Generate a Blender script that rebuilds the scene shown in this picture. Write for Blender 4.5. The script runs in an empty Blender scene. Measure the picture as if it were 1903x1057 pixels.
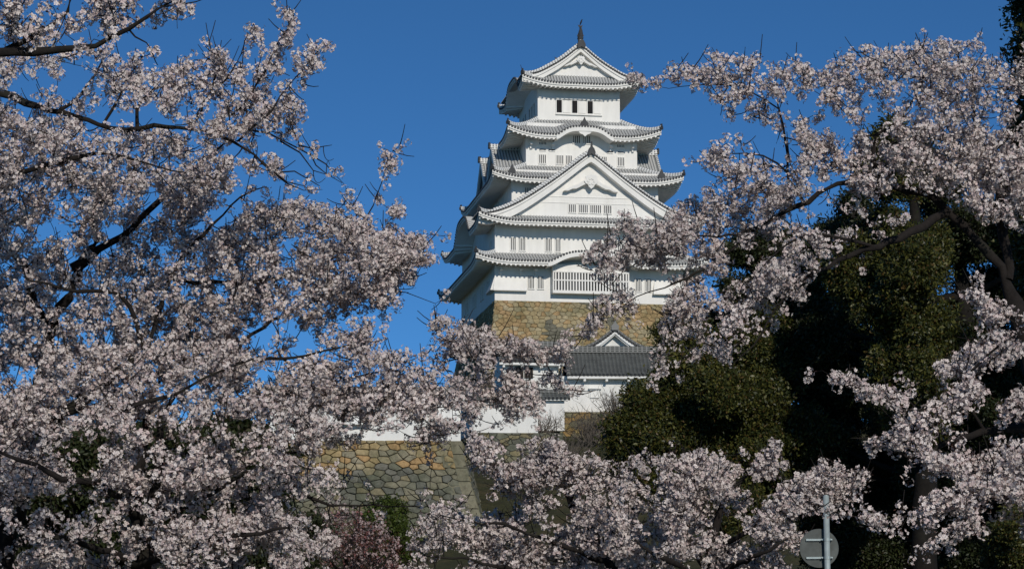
import bpy, math, random
import numpy as np
from mathutils import Vector, Matrix

# ------------------------------------------------------------------ camera, sky, sun, exposure
SC = bpy.context.scene
COL = SC.collection
R = math.radians
FPX, PITCH, CZ = 4500.0, R(9.1), 1.6          # focal length in pixels of the 1903 px wide photograph, tilt, eye height
cam_d = bpy.data.cameras.new('camera'); cam = bpy.data.objects.new('camera', cam_d); COL.objects.link(cam)
cam_d.sensor_width = 36.0; cam_d.lens = 36.0 * FPX / 1903.0
cam_d.clip_start = 0.5; cam_d.clip_end = 6000
cam.location = (0, 0, CZ); cam.rotation_euler = (R(90) + PITCH, 0, 0)
SC.camera = cam

SUN_EL, SUN_AZ = R(25), R(15)                 # azimuth to the right of straight behind the camera
S_DIR = Vector((math.cos(SUN_EL) * math.sin(SUN_AZ), -math.cos(SUN_EL) * math.cos(SUN_AZ), math.sin(SUN_EL)))
w = bpy.data.worlds.new('World'); SC.world = w; w.use_nodes = True
nt = w.node_tree; nt.nodes.clear()
sky = nt.nodes.new('ShaderNodeTexSky'); sky.sky_type = 'NISHITA'; sky.sun_disc = False
sky.sun_elevation = SUN_EL; sky.sun_rotation = math.pi - SUN_AZ
sky.altitude = 1800; sky.air_density = 0.58; sky.dust_density = 0.0; sky.ozone_density = 10.0
bg = nt.nodes.new('ShaderNodeBackground'); bg.inputs['Strength'].default_value = 0.092
wo = nt.nodes.new('ShaderNodeOutputWorld')
tint = nt.nodes.new('ShaderNodeMix'); tint.data_type = 'RGBA'; tint.blend_type = 'MULTIPLY'; tint.inputs[0].default_value = 1.0
tint.inputs[7].default_value = (0.84, 1.06, 0.92, 1)        # the deep, slightly green blue of this clear morning sky
nt.links.new(sky.outputs[0], tint.inputs[6]); nt.links.new(tint.outputs[2], bg.inputs[0]); nt.links.new(bg.outputs[0], wo.inputs[0])
sd = bpy.data.lights.new('sun', 'SUN'); sd.energy = 3.05; sd.angle = R(0.5); sd.color = (1.0, 0.94, 0.85)
so = bpy.data.objects.new('sun', sd); COL.objects.link(so)
so.rotation_euler = (-S_DIR).to_track_quat('-Z', 'Y').to_euler(); so.location = (40, -60, 80)
SC.view_settings.view_transform = 'Standard'; SC.view_settings.look = 'None'
SC.view_settings.exposure = 0.0; SC.view_settings.gamma = 1.0

# ------------------------------------------------------------------ helpers
CP, SP = math.cos(PITCH), math.sin(PITCH)
def P(px, py, d):
    """the world point seen at pixel (px, py) of the photograph, d metres ahead"""
    x = (px - 951.5) / FPX; y = (528.5 - py) / FPX
    ry, rz = CP - y * SP, SP + y * CP
    return np.array((x * d / ry, d, CZ + rz * d / ry))

class MB:
    """collects faces, then links them as ONE mesh object"""
    def __init__(s): s.v = []; s.f = []; s.m = []; s.uv = []
    def add(s, vs, fs, m=0, uvs=None):
        o = len(s.v); s.v.extend([tuple(map(float, p)) for p in vs])
        for k, f in enumerate(fs):
            s.f.append([o + i for i in f]); s.m.append(m)
            s.uv.extend([(uvs[i] if uvs is not None else (0.0, 0.0)) for i in f])
    def box(s, x0, x1, y0, y1, z0, z1, m=0):
        s.add([(x0,y0,z0),(x1,y0,z0),(x1,y1,z0),(x0,y1,z0),(x0,y0,z1),(x1,y0,z1),(x1,y1,z1),(x0,y1,z1)],
              [(0,3,2,1),(4,5,6,7),(0,1,5,4),(1,2,6,5),(2,3,7,6),(3,0,4,7)], m)
    def hexa(s, lo, hi, m=0):
        s.add(list(lo) + list(hi), [(0,3,2,1),(4,5,6,7),(0,1,5,4),(1,2,6,5),(2,3,7,6),(3,0,4,7)], m)
    def prism(s, pts, y0, y1, m=0):
        """outline in (x, z) extruded from y0 to y1"""
        n = len(pts)
        s.add([(x, y0, z) for x, z in pts] + [(x, y1, z) for x, z in pts],
              [tuple(range(n)), tuple(range(2*n-1, n-1, -1))] + [(i, (i+1) % n, n + (i+1) % n, n + i) for i in range(n)], m)
    def grid(s, G, m=0, UV=None):
        nr, nc = len(G), len(G[0])
        vs = [p for r in G for p in r]
        uv = [u for r in UV for u in r] if UV is not None else None
        s.add(vs, [(i*nc+j, i*nc+j+1, (i+1)*nc+j+1, (i+1)*nc+j) for i in range(nr-1) for j in range(nc-1)], m, uv)
    def tube(s, pts, rad, n=6, m=0, cap=True):
        pts = [np.asarray(p, float) for p in pts]
        if np.isscalar(rad): rad = [rad] * len(pts)
        rings = []; ref = np.array((0.31, 0.17, 0.93))
        for i, p in enumerate(pts):
            t = pts[min(i+1, len(pts)-1)] - pts[max(i-1, 0)]
            t = t / (np.linalg.norm(t) + 1e-9)
            a = np.cross(t, ref); la = np.linalg.norm(a)
            if la < 1e-3: a = np.cross(t, (1, 0, 0)); la = np.linalg.norm(a)
            a /= la; b = np.cross(t, a)
            rings.append([p + rad[i] * (math.cos(2*math.pi*k/n) * a + math.sin(2*math.pi*k/n) * b) for k in range(n)])
        vs = [p for r in rings for p in r]; fs = []
        for i in range(len(rings) - 1):
            for k in range(n): fs.append((i*n+k, i*n+(k+1) % n, (i+1)*n+(k+1) % n, (i+1)*n+k))
        if cap: fs.append(tuple(range(n-1, -1, -1))); fs.append(tuple(range((len(rings)-1)*n, len(rings)*n)))
        s.add(vs, fs, m)
    def sweep(s, pts, wid, hei, m=0, side=None):
        """a ridge of rectangular section (rounded top) along pts; u of its UV is the length run"""
        pts = [np.asarray(p, float) for p in pts]; L = 0; rows = []; uvs = []
        prof = [(-.5, 0), (-.5, .62), (-.28, .93), (0, 1), (.28, .93), (.5, .62), (.5, 0), (-.5, 0)]
        for i, p in enumerate(pts):
            t = pts[min(i+1, len(pts)-1)] - pts[max(i-1, 0)]; t /= np.linalg.norm(t) + 1e-9
            if i: L += np.linalg.norm(p - pts[i-1])
            sd_ = np.cross(t, (0, 0, 1)); sd_ /= np.linalg.norm(sd_) + 1e-9
            up = np.cross(sd_, t)
            rows.append([p + sd_ * wid * a + up * hei * b for a, b in prof]); uvs.append([(L, b) for a, b in prof])
        s.grid(rows, m, uvs)
        n = len(prof) - 1
        s.add(rows[0][:n], [tuple(range(n))], m); s.add(rows[-1][:n], [tuple(range(n))], m)
    def build(s, name, mats, parent=None, smooth=False):
        me = bpy.data.meshes.new(name); me.from_pydata(s.v, [], s.f)
        for m in (mats if isinstance(mats, (list, tuple)) else [mats]): me.materials.append(m)
        me.polygons.foreach_set('material_index', s.m)
        uvl = me.uv_layers.new(name='UVMap'); uvl.data.foreach_set('uv', [c for u in s.uv for c in u])
        if smooth: me.polygons.foreach_set('use_smooth', [True] * len(s.f))
        me.update()
        o = bpy.data.objects.new(name, me); COL.objects.link(o)
        if parent is not None: o.parent = parent
        return o

def tag(o, label=None, cat=None, group=None, kind=None):
    if label: o['label'] = label
    if cat: o['category'] = cat
    if group: o['group'] = group
    if kind: o['kind'] = kind
    return o
def empty(name, loc, label, cat, group=None, rz=0.0):
    o = bpy.data.objects.new(name, None); COL.objects.link(o); o.empty_display_size = 0.5
    o.location = loc; o.rotation_euler = (0, 0, rz)
    return tag(o, label, cat, group)

# ------------------------------------------------------------------ materials
def new_mat(name, rough=0.8):
    m = bpy.data.materials.new(name); m.use_nodes = True
    b = m.node_tree.nodes['Principled BSDF']; b.inputs['Roughness'].default_value = rough
    b.inputs['Specular IOR Level'].default_value = 0.25
    return m, m.node_tree.nodes, m.node_tree.links, b
def ramp(N, L, src, stops):
    r = N.new('ShaderNodeValToRGB'); e = r.color_ramp.elements
    while len(e) < len(stops): e.new(0.5)
    for k, (p, c) in enumerate(stops): e[k].position = p; e[k].color = (*c, 1)
    L.new(src, r.inputs[0]); return r.outputs[0]
def noise(N, L, scale, detail=4, vec=None, rough=0.55):
    n = N.new('ShaderNodeTexNoise'); n.inputs['Scale'].default_value = scale; n.inputs['Detail'].default_value = detail
    n.inputs['Roughness'].default_value = rough
    if vec is not None: L.new(vec, n.inputs['Vector'])
    return n.outputs['Fac']
def mix(N, L, f, a, b, mode='MIX'):
    x = N.new('ShaderNodeMix'); x.data_type = 'RGBA'; x.blend_type = mode
    for k, v in ((0, f), (6, a), (7, b)):
        if isinstance(v, (int, float)): x.inputs[k].default_value = v
        elif isinstance(v, tuple): x.inputs[k].default_value = (*v, 1)
        else: L.new(v, x.inputs[k])
    return x.outputs[2]
def math_(N, L, op, a, b=None):
    x = N.new('ShaderNodeMath'); x.operation = op
    for k, v in ((0, a), (1, b)):
        if v is None: continue
        if isinstance(v, (int, float)): x.inputs[k].default_value = v
        else: L.new(v, x.inputs[k])
    return x.outputs[0]
def objvec(N): return N.new('ShaderNodeTexCoord').outputs['Object']
def bump(N, L, b, h, strength, dist):
    x = N.new('ShaderNodeBump'); x.inputs['Strength'].default_value = strength; x.inputs['Distance'].default_value = dist
    L.new(h, x.inputs['Height']); L.new(x.outputs[0], b.inputs['Normal'])

def plaster_mat(name, base, streak):
    m, N, L, b = new_mat(name, 0.9)
    v = objvec(N)
    mp = N.new('ShaderNodeMapping'); mp.inputs['Scale'].default_value = (1.6, 1.6, 0.25); L.new(v, mp.inputs[0])
    n1 = noise(N, L, 1.0, 6, mp.outputs[0]); n2 = noise(N, L, 0.35, 4, v)
    c = ramp(N, L, n1, [(0.35, base), (0.72, tuple(x * streak for x in base))])
    c2 = ramp(N, L, n2, [(0.3, (0.93, 0.93, 0.92)), (0.7, (1, 1, 1))])
    L.new(mix(N, L, 1.0, c, c2, 'MULTIPLY'), b.inputs['Base Color']); bump(N, L, b, noise(N, L, 6, 3, v), 0.12, 0.02)
    return m
PLASTER = plaster_mat('white plaster', (0.82, 0.80, 0.755), 0.90)
PLASTER_OLD = plaster_mat('weathered plaster', (0.79, 0.785, 0.75), 0.84)

def tile_mat(name, tile, mortar, share, ends):
    """roof tiles; UV: u counts tile rows (crest at whole numbers), v runs down the slope in metres"""
    m, N, L, b = new_mat(name, 0.65)
    uv = N.new('ShaderNodeUVMap'); sep = N.new('ShaderNodeSeparateXYZ'); L.new(uv.outputs[0], sep.inputs[0])
    fu = math_(N, L, 'ABSOLUTE', math_(N, L, 'SUBTRACT', math_(N, L, 'FRACT', math_(N, L, 'ADD', sep.outputs[0], 0.5)), 0.5))  # 0 on the crest
    crest = math_(N, L, 'LESS_THAN', fu, 0.30)
    fv = math_(N, L, 'FRACT', math_(N, L, 'MULTIPLY', sep.outputs[1], 2.9))
    ring = math_(N, L, 'LESS_THAN', fv, share)
    edge = math_(N, L, 'MULTIPLY', math_(N, L, 'GREATER_THAN', fu, 0.2), crest)
    mort = math_(N, L, 'MULTIPLY', crest, math_(N, L, 'MAXIMUM', math_(N, L, 'MULTIPLY', ring, 0.8), math_(N, L, 'MULTIPLY', edge, ends)))
    mort = math_(N, L, 'MAXIMUM', mort, math_(N, L, 'MULTIPLY', crest, ends * 0.72))
    n = noise(N, L, 1.3, 5, objvec(N)); 
    tc = ramp(N, L, n, [(0.3, tuple(x * 0.7 for x in tile)), (0.7, tuple(min(1, x * 1.25) for x in tile))])
    L.new(mix(N, L, mort, tc, mortar), b.inputs['Base Color'])
    return m
TILE = tile_mat('grey tile with white joints', (0.17, 0.175, 0.175), (0.53, 0.53, 0.51), 0.6, 0.9)
TILE_DARK = tile_mat('dark weathered tile', (0.085, 0.09, 0.085), (0.17, 0.175, 0.165), 0.3, 0.0)

def ridge_mat(name, c1, c2, pitch, share):
    m, N, L, b = new_mat(name, 0.7)
    uv = N.new('ShaderNodeUVMap'); sep = N.new('ShaderNodeSeparateXYZ'); L.new(uv.outputs[0], sep.inputs[0])
    f = math_(N, L, 'LESS_THAN', math_(N, L, 'FRACT', math_(N, L, 'DIVIDE', sep.outputs[0], pitch)), share)
    v = math_(N, L, 'LESS_THAN', math_(N, L, 'FRACT', math_(N, L, 'MULTIPLY', sep.outputs[1], 3.0)), 0.4)
    k = math_(N, L, 'MAXIMUM', f, v)
    L.new(mix(N, L, k, c1, c2), b.inputs['Base Color']); return m
RIDGE = ridge_mat('ridge tiles in plaster', (0.09, 0.095, 0.1), (0.68, 0.68, 0.66), 0.36, 0.55)
RIDGE_DARK = ridge_mat('dark ridge tiles', (0.06, 0.065, 0.06), (0.2, 0.2, 0.19), 0.4, 0.3)

def flat_mat(name, c, rough=0.8, var=0.25, scale=2.0, metal=0.0):
    m, N, L, b = new_mat(name, rough); b.inputs['Metallic'].default_value = metal
    n = noise(N, L, scale, 5, objvec(N))
    L.new(ramp(N, L, n, [(0.3, tuple(x * (1 - var) for x in c)), (0.7, tuple(min(1, x * (1 + var)) for x in c))]), b.inputs['Base Color'])
    return m
DARK_TILE = flat_mat('dark fired tile', (0.045, 0.047, 0.05), 0.6)
TILE_END = flat_mat('round tile end', (0.045, 0.047, 0.05), 0.6)
VOID = flat_mat('dark window interior', (0.012, 0.013, 0.016), 0.9)
OLD_WOOD = flat_mat('old dark timber', (0.05, 0.04, 0.032), 0.8)
CROW = flat_mat('black feathers', (0.012, 0.012, 0.015), 0.5)
ROD = flat_mat('dark iron', (0.03, 0.03, 0.035), 0.5)
STEEL = flat_mat('galvanised steel', (0.36, 0.42, 0.42), 0.45, 0.12, 9, 0.3)
SIGN_BACK = flat_mat('grey painted sheet', (0.085, 0.095, 0.09), 0.6, 0.3, 5)

def stone_mat(name, scale, cols, joint, stretch=1.25):
    m, N, L, b = new_mat(name, 0.95)
    v = objvec(N); mp = N.new('ShaderNodeMapping'); mp.inputs['Scale'].default_value = (1, 1, stretch); L.new(v, mp.inputs[0])
    nz = N.new('ShaderNodeTexNoise'); nz.inputs['Scale'].default_value = 0.8; L.new(mp.outputs[0], nz.inputs['Vector'])
    wv = N.new('ShaderNodeVectorMath'); wv.operation = 'MULTIPLY_ADD'; wv.inputs[1].default_value = (0.5, 0.5, 0.5)
    L.new(nz.outputs['Color'], wv.inputs[0]); L.new(mp.outputs[0], wv.inputs[2])
    vo = N.new('ShaderNodeTexVoronoi'); vo.inputs['Scale'].default_value = scale; L.new(wv.outputs[0], vo.inputs['Vector'])
    ve = N.new('ShaderNodeTexVoronoi'); ve.feature = 'DISTANCE_TO_EDGE'; ve.inputs['Scale'].default_value = scale; L.new(wv.outputs[0], ve.inputs['Vector'])
    sp = N.new('ShaderNodeSeparateColor'); L.new(vo.outputs['Color'], sp.inputs[0])
    n = len(cols); c = ramp(N, L, sp.outputs[0], [(k / n, q) for k, q in enumerate(cols)])
    c.node.color_ramp.interpolation = 'CONSTANT'
    sh = ramp(N, L, noise(N, L, 2.5, 6, v), [(0.25, (0.5, 0.5, 0.48)), (0.75, (1.2, 1.16, 1.08))])
    c = mix(N, L, 1.0, c, sh, 'MULTIPLY')
    big = ramp(N, L, noise(N, L, 0.16, 4, v), [(0.38, (0.62, 0.66, 0.62)), (0.6, (1, 1, 1))])
    c = mix(N, L, 1.0, c, big, 'MULTIPLY')
    e = ramp(N, L, ve.outputs['Distance'], [(0.0, (0, 0, 0)), (0.02, (0.5,) * 3), (0.06, (1, 1, 1))])
    L.new(mix(N, L, e, joint, c), b.inputs['Base Color'])
    hh = mix(N, L, 0.2, e, noise(N, L, 5, 4, v))
    bump(N, L, b, hh, 0.9, 0.16)
    return m
STONE_KEEP = stone_mat('ochre rubble stone', 1.35, [(0.39, 0.31, 0.17), (0.37, 0.30, 0.175), (0.40, 0.285, 0.15), (0.35, 0.295, 0.18), (0.37, 0.27, 0.14), (0.25, 0.22, 0.15), (0.40, 0.33, 0.205), (0.36, 0.29, 0.16)], (0.13, 0.10, 0.06), 1.5)
STONE_LOW = stone_mat('grey green fieldstone', 1.3, [(0.17, 0.175, 0.135), (0.21, 0.20, 0.14), (0.15, 0.16, 0.13), (0.24, 0.21, 0.13), (0.18, 0.18, 0.15), (0.14, 0.145, 0.12)], (0.04, 0.04, 0.03), 1.75)
STONE_GOLD = stone_mat('sandy fieldstone', 1.3, [(0.36, 0.27, 0.13), (0.30, 0.26, 0.16), (0.40, 0.26, 0.11), (0.24, 0.22, 0.15), (0.36, 0.24, 0.10), (0.28, 0.25, 0.16)], (0.06, 0.048, 0.03), 1.75)

def bark_mat(name, c):
    m, N, L, b = new_mat(name, 0.95); v = objvec(N)
    n = noise(N, L, 9, 6, v, 0.7); n2 = noise(N, L, 1.7, 4, v)
    a = ramp(N, L, n, [(0.3, tuple(x * 0.5 for x in c)), (0.75, tuple(x * 1.6 for x in c))])
    L.new(mix(N, L, ramp(N, L, n2, [(0.52, (0, 0, 0)), (0.68, (0.7,) * 3)]), a, (0.024, 0.024, 0.017)), b.inputs['Base Color'])
    bump(N, L, b, n, 0.8, 0.02); return m
BARK = bark_mat('dark cherry bark', (0.015, 0.012, 0.0105))
BARK_E = bark_mat('brown evergreen bark', (0.010, 0.0085, 0.007))
TWIG_DRY = flat_mat('grey dry twig', (0.13, 0.11, 0.09), 0.9)

def leafy(name, c, trans, rough=0.6, spec=0.3, tc=None):
    m, N, L, b = new_mat(name, rough); b.inputs['Specular IOR Level'].default_value = spec
    n = noise(N, L, 0.9, 3, objvec(N))
    col = ramp(N, L, n, [(0.3, tuple(x * 0.82 for x in c)), (0.7, tuple(min(1, x * 1.15) for x in c))])
    L.new(col, b.inputs['Base Color'])
    t = N.new('ShaderNodeBsdfTranslucent'); t.inputs[0].default_value = (*(tc or c), 1)
    mx = N.new('ShaderNodeMixShader'); mx.inputs[0].default_value = trans
    L.new(b.outputs[0], mx.inputs[1]); L.new(t.outputs[0], mx.inputs[2])
    L.new(mx.outputs[0], N['Material Output'].inputs[0]); return m
PETAL = [leafy('pale petal', (0.65, 0.58, 0.55), 0.06, 0.7, 0.1), leafy('pink petal', (0.56, 0.455, 0.44), 0.06, 0.7, 0.1),
         leafy('red brown calyx', (0.060, 0.028, 0.022), 0.05)]
PETAL_RED = [leafy('rosy petal', (0.40, 0.31, 0.31), 0.1, 0.7, 0.1), leafy('deep rose petal', (0.22, 0.10, 0.10), 0.1, 0.7, 0.1),
             leafy('copper young leaf', (0.095, 0.045, 0.025), 0.1)]
LEAF = [leafy('dark green leaf', (0.028, 0.036, 0.009), 0.12, 0.45), leafy('olive leaf', (0.088, 0.088, 0.020), 0.16, 0.45), leafy('bronze leaf', (0.085, 0.054, 0.016), 0.16, 0.45)]
LEAF_SHADED = [leafy('shaded dark green leaf', (0.022, 0.030, 0.010), 0.1, 0.5), leafy('shaded green leaf', (0.032, 0.040, 0.012), 0.1, 0.5), leafy('shaded bronze leaf', (0.035, 0.026, 0.012), 0.1, 0.5)]  # darker copies of LEAF: deep shade is put into the leaf colour
LEAF_B = [leafy('fresh green leaf', (0.06, 0.085, 0.014), 0.2, 0.5), leafy('mid green leaf', (0.04, 0.06, 0.012), 0.2, 0.5), leafy('dull leaf', (0.05, 0.05, 0.015), 0.2, 0.5)]

# ------------------------------------------------------------------ ground and hill
def hill_z(x, y):
    z = np.interp(y, [0, 75, 120, 160, 170, 186, 200, 213, 235, 262, 330, 600, 3000], [0, 0, 2.0, 9.0, 11.4, 16.2, 20.0, 23.2, 25.2, 26.4, 26.4, 8, 0])
    return float(z)
def ground():
    ys = list(np.linspace(-60, 75, 12)) + list(np.linspace(80, 300, 90)) + [330, 400, 500, 600, 900, 1500, 3000, 5000]
    xs = [-3000, -1200, -500, -200] + list(np.linspace(-90, 90, 90)) + [200, 500, 1200, 3000]
    rnd = random.Random(4)
    G = [[(x, y, hill_z(x, y) + (rnd.uniform(-.22, .22) if y > 78 and y < 330 else 0)) for x in xs] for y in ys]
    m, N, L, b = new_mat('mossy ground', 1.0); v = objvec(N)
    c = ramp(N, L, noise(N, L, 0.5, 8, v, 0.7), [(0.3, (0.028, 0.026, 0.014)), (0.5, (0.05, 0.052, 0.02)), (0.62, (0.075, 0.062, 0.03)), (0.75, (0.04, 0.05, 0.015))])
    L.new(c, b.inputs['Base Color']); bump(N, L, b, noise(N, L, 3, 6, v, 0.7), 1.0, 0.3)
    mb = MB(); mb.grid(G); tag(mb.build('ground', m), kind='structure')
ground()
def lawn():
    m, N, L, b = new_mat('worn park lawn', 1.0); v = objvec(N)
    c = ramp(N, L, noise(N, L, 0.4, 8, v, 0.7), [(0.3, (0.055, 0.060, 0.028)), (0.7, (0.13, 0.11, 0.07))])
    L.new(c, b.inputs['Base Color']); bump(N, L, b, noise(N, L, 30, 4, v), 0.5, 0.02)
    mb = MB(); mb.grid([[(x, y, 0.005) for x in np.linspace(-55, 55, 8)] for y in np.linspace(-50, 72, 8)]); tag(mb.build('lawn_ground', m), kind='structure')
lawn()

# ------------------------------------------------------------------ castle builder pieces (local axes: x along the front, y into the depth, z up)
TH = R(9.4)
K0 = P(1096, 560, 270.0); K0[2] = 0.0
PITCH_T = 0.34                                  # spacing of the tile rows

def interp_curve(pts):
    xs = [p[0] for p in pts]; zs = [p[1] for p in pts]
    def f(x): return float(np.interp(x, xs, zs))
    return f
def smooth_curve(pts, n=48):
    """resample (x, z) points on a Catmull-Rom curve"""
    p = np.array(pts, float); out = []
    q = np.vstack([2*p[0]-p[1], p, 2*p[-1]-p[-2]])
    seg = len(p) - 1; per = max(2, n // seg)
    for i in range(seg):
        a, b_, c, d = q[i:i+4]
        for k in range(per):
            t = k / per
            out.append(0.5*((2*b_) + (-a+c)*t + (2*a-5*b_+4*c-d)*t*t + (-a+3*b_-3*c+d)*t**3))
    out.append(p[-1]); return [tuple(x) for x in out]

def kara(s, c, half, h):
    """karahafu: a swelling with a rounded crest and reverse-curved shoulders"""
    x = abs(s - c) / half
    if x >= 1: return 0.0
    return h * (0.5 + 0.5 * math.cos(math.pi * x ** 1.9)) ** 0.8

class Side:
    """one side of a hipped roof in its own frame: s along the eave, r inwards"""
    def __init__(q, org, ax, inn, we, wt, run, ze, zt, lift=0.9, lift_w=4.5, kh=None):
        q.org, q.ax, q.inn = np.array(org, float), np.array(ax, float), np.array(inn, float)
        q.we, q.wt, q.run, q.ze, q.zt, q.lift, q.lw, q.kh = we, wt, run, ze, zt, lift, lift_w, kh
    def ez(q, s):
        d = q.we - abs(s); z = q.ze
        if d < q.lw: z += q.lift * ((q.lw - d) / q.lw) ** 2
        if q.kh: z += kara(s, *q.kh)
        return z
    def z(q, s, r):
        t = r / q.run; base = q.ze + (q.zt - q.ze) * (0.86 * t + 0.14 * t * t)
        e = q.ez(s) - q.ze
        k = (kara(s, *q.kh) if q.kh else 0.0); l = e - k
        return base + l * max(0, 1 - t) ** 1.3 + k * max(0.0, 1 - 0.9 * t)
    def rmax(q, s):
        a = abs(s)
        if a <= q.wt: return q.run
        return q.run * max(0.0, (q.we - a) / (q.we - q.wt))
    def p(q, s, r, dz=0.0): 
        v = q.org + q.ax * s + q.inn * r; return np.array((v[0], v[1], q.z(s, max(0, r)) + dz))
    def e(q, s, r, dz=0.0):
        v = q.org + q.ax * s + q.inn * r; return np.array((v[0], v[1], q.ez(s) + dz))
    def tiles(q, mb, rows=8):
        p = PITCH_T; n = int(q.we / p); cols = []
        for i in range(-n - 1, n + 2):
            for o, h in ((-.5, 0), (-.3, 0.005), (-.21, .065), (0, .10), (.21, .065), (.3, .005)):
                s = (i + o) * p
                if -q.we <= s <= q.we: cols.append((s, h, i + o))
        G = []; UV = []
        for k in range(rows + 1):
            row = []; ur = []
            for s, h, u in cols:
                r = q.rmax(s) * k / rows
                row.append(q.p(s, r, h)); ur.append((u, r))
            G.append(row); UV.append(ur)
        mb.grid(G, 0, UV)
    def ends(q, caps, pans):
        """round tile ends along the eave and the strip of flat tiles below them"""
        p = PITCH_T; n = int((q.we - .1) / p)
        for i in range(-n, n + 1):
            c = q.e(i * p, -0.05, 0.02); f = -q.inn
            rr = 0.128; vs = []
            for rad, d in ((rr, 0.0), (rr, 0.16), (0.0, 0.0)):
                if rad == 0: vs.append(c + f * 0.02); continue
                for a in range(8):
                    vs.append(c + q.ax * rad * math.cos(a*math.pi/4) + np.array((0, 0, 1)) * rad * math.sin(a*math.pi/4) + q.inn * d)
            caps.add(vs, [(a, (a+1) % 8, 8+(a+1) % 8, 8+a) for a in range(8)] + [((a+1) % 8, a, 16) for a in range(8)])
        ss = np.linspace(-q.we, q.we, max(12, int(q.we * 5)))
        pans.grid([[q.e(s, 0.0, 0.03) for s in ss], [q.e(s, 0.0, -0.10) for s in ss]])
    def boards(q, mb, inset=0.0, depth=None):
        """white eave board, soffit up to the wall and the plastered rafters below it"""
        ss = np.linspace(-q.we, q.we, max(12, int(q.we * 5)))
        dpt = depth or (q.run + 0.1)
        def rr(s, r): return min(r, q.rmax(s) if dpt > 0 else r)
        mb.grid([[q.e(s, 0.0, -0.10) for s in ss], [q.e(s, 0.03, -0.10) for s in ss], [q.e(s, 0.03, -0.27) for s in ss], [q.e(s, 0.16, -0.27) for s in ss],
                 [q.e(s, 0.16, -0.46) for s in ss]])
        rows = []
        for k in range(5):
            t = k / 4; row = []
            for s in ss:
                r = 0.16 + (q.rmax(s) - 0.16) * t if q.rmax(s) > 0.16 else 0.16
                v = q.org + q.ax * s + q.inn * r
                zz = (q.ez(s) - 0.46) * (1 - t) + (q.ze - 0.46 + 0.16 * q.run + (q.ez(s) - q.ze) * 0.25) * t
                row.append((v[0], v[1], zz))
            rows.append(row)
        mb.grid(rows)
    def rafters(q, mb, sp=0.52):
        n = int((q.we - 0.3) / sp)
        for i in range(-n, n + 1):
            s = i * sp; rm = q.rmax(s)
            if rm < 0.5 or (q.kh and abs(s - q.kh[0]) < q.kh[1] * 0.8): continue
            z0 = q.ez(s) - 0.46; z1 = q.ze - 0.46 + 0.16 * q.run + (q.ez(s) - q.ze) * 0.25
            lo = []; hi = []
            for ds, r in ((-.1, .10), (.1, .10), (.1, rm), (-.1, rm)):
                v = q.org + q.ax * (s + ds) + q.inn * r; t = r / rm; z = z0 * (1 - t) + z1 * t
                lo.append((v[0], v[1], z - 0.16)); hi.append((v[0], v[1], z + 0.02))
            mb.hexa(lo, hi)

def corner_ridge(rb, ob, s_, sign, finial=True):
    pts = []
    for k in range(9):
        r = s_.run * (1 - k / 8); s = sign * (s_.we - (s_.we - s_.wt) * r / s_.run)
        pts.append(s_.p(s, r, 0.02 + 0.10 * (k / 8) ** 3))
    rb.sweep(pts, 0.36, 0.42)
    e = pts[-1]; d = pts[-1] - pts[-2]; d[2] = 0; d /= np.linalg.norm(d); sd_ = np.array((-d[1], d[0], 0))
    def oni(c, sc):
        out = [(-.3, -.1), (-.34, .3), (-.2, .55), (-.07, .62), (-.04, .98), (.04, .98), (.07, .62), (.2, .55), (.34, .3), (.3, -.1)]
        f = [c + sd_ * x * sc + np.array((0, 0, z * sc)) + d * 0.12 for x, z in out]; b = [v - d * 0.26 for v in f]; n = len(out)
        ob.add(f + b, [tuple(range(n)), tuple(range(2*n-1, n-1, -1))] + [(i, (i+1) % n, n+(i+1) % n, n+i) for i in range(n)])
    oni(e, 0.62)

def skirt(par, name, x0, x1, y0, y1, wx0, wx1, wy0, wy1, ze, zt, lift=0.9, kf=None, kl=None, mat=None, rmat=None, white=None, sides='flrb', zt_side=None):
    """a hipped skirt roof: eave rectangle, wall rectangle; returns its four sides"""
    cx, cy = (x0+x1)/2, (y0+y1)/2
    S = {'f': Side((cx, y0, 0), (1,0,0), (0,1,0), (x1-x0)/2, (wx1-wx0)/2, wy0-y0, ze, zt, lift, kh=kf),
         'b': Side((cx, y1, 0), (-1,0,0), (0,-1,0), (x1-x0)/2, (wx1-wx0)/2, y1-wy1, ze, zt, lift),
         'l': Side((x0, cy, 0), (0,-1,0), (1,0,0), (y1-y0)/2, (wy1-wy0)/2, wx0-x0, ze, zt, lift, kh=kl),
         'r': Side((x1, cy, 0), (0,1,0), (-1,0,0), (y1-y0)/2, (wy1-wy0)/2, x1-wx1, ze, zt, lift)}
    t, c, pn, b, rf = MB(), MB(), MB(), MB(), MB()
    for k in sides:
        q = S[k]; q.tiles(t); q.ends(c, pn); q.boards(b); q.rafters(rf)
    roof = t.build(name, mat or TILE, par, True)
    c.build('end_tiles', TILE_END, roof); pn.build('flat_tile_edge', white or PLASTER, roof)
    b.build('eave', white or PLASTER, par); rf.build('rafters', white or PLASTER, par)
    for k, sg in (('f', -1), ('f', 1), ('b', -1), ('b', 1)):
        rg, on = MB(), MB(); corner_ridge(rg, on, S[k], sg)
        rg.build('hip_ridge', rmat or RIDGE, roof); on.build('ridge_end_ornament', DARK_TILE, roof)
    return S, roof

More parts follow.
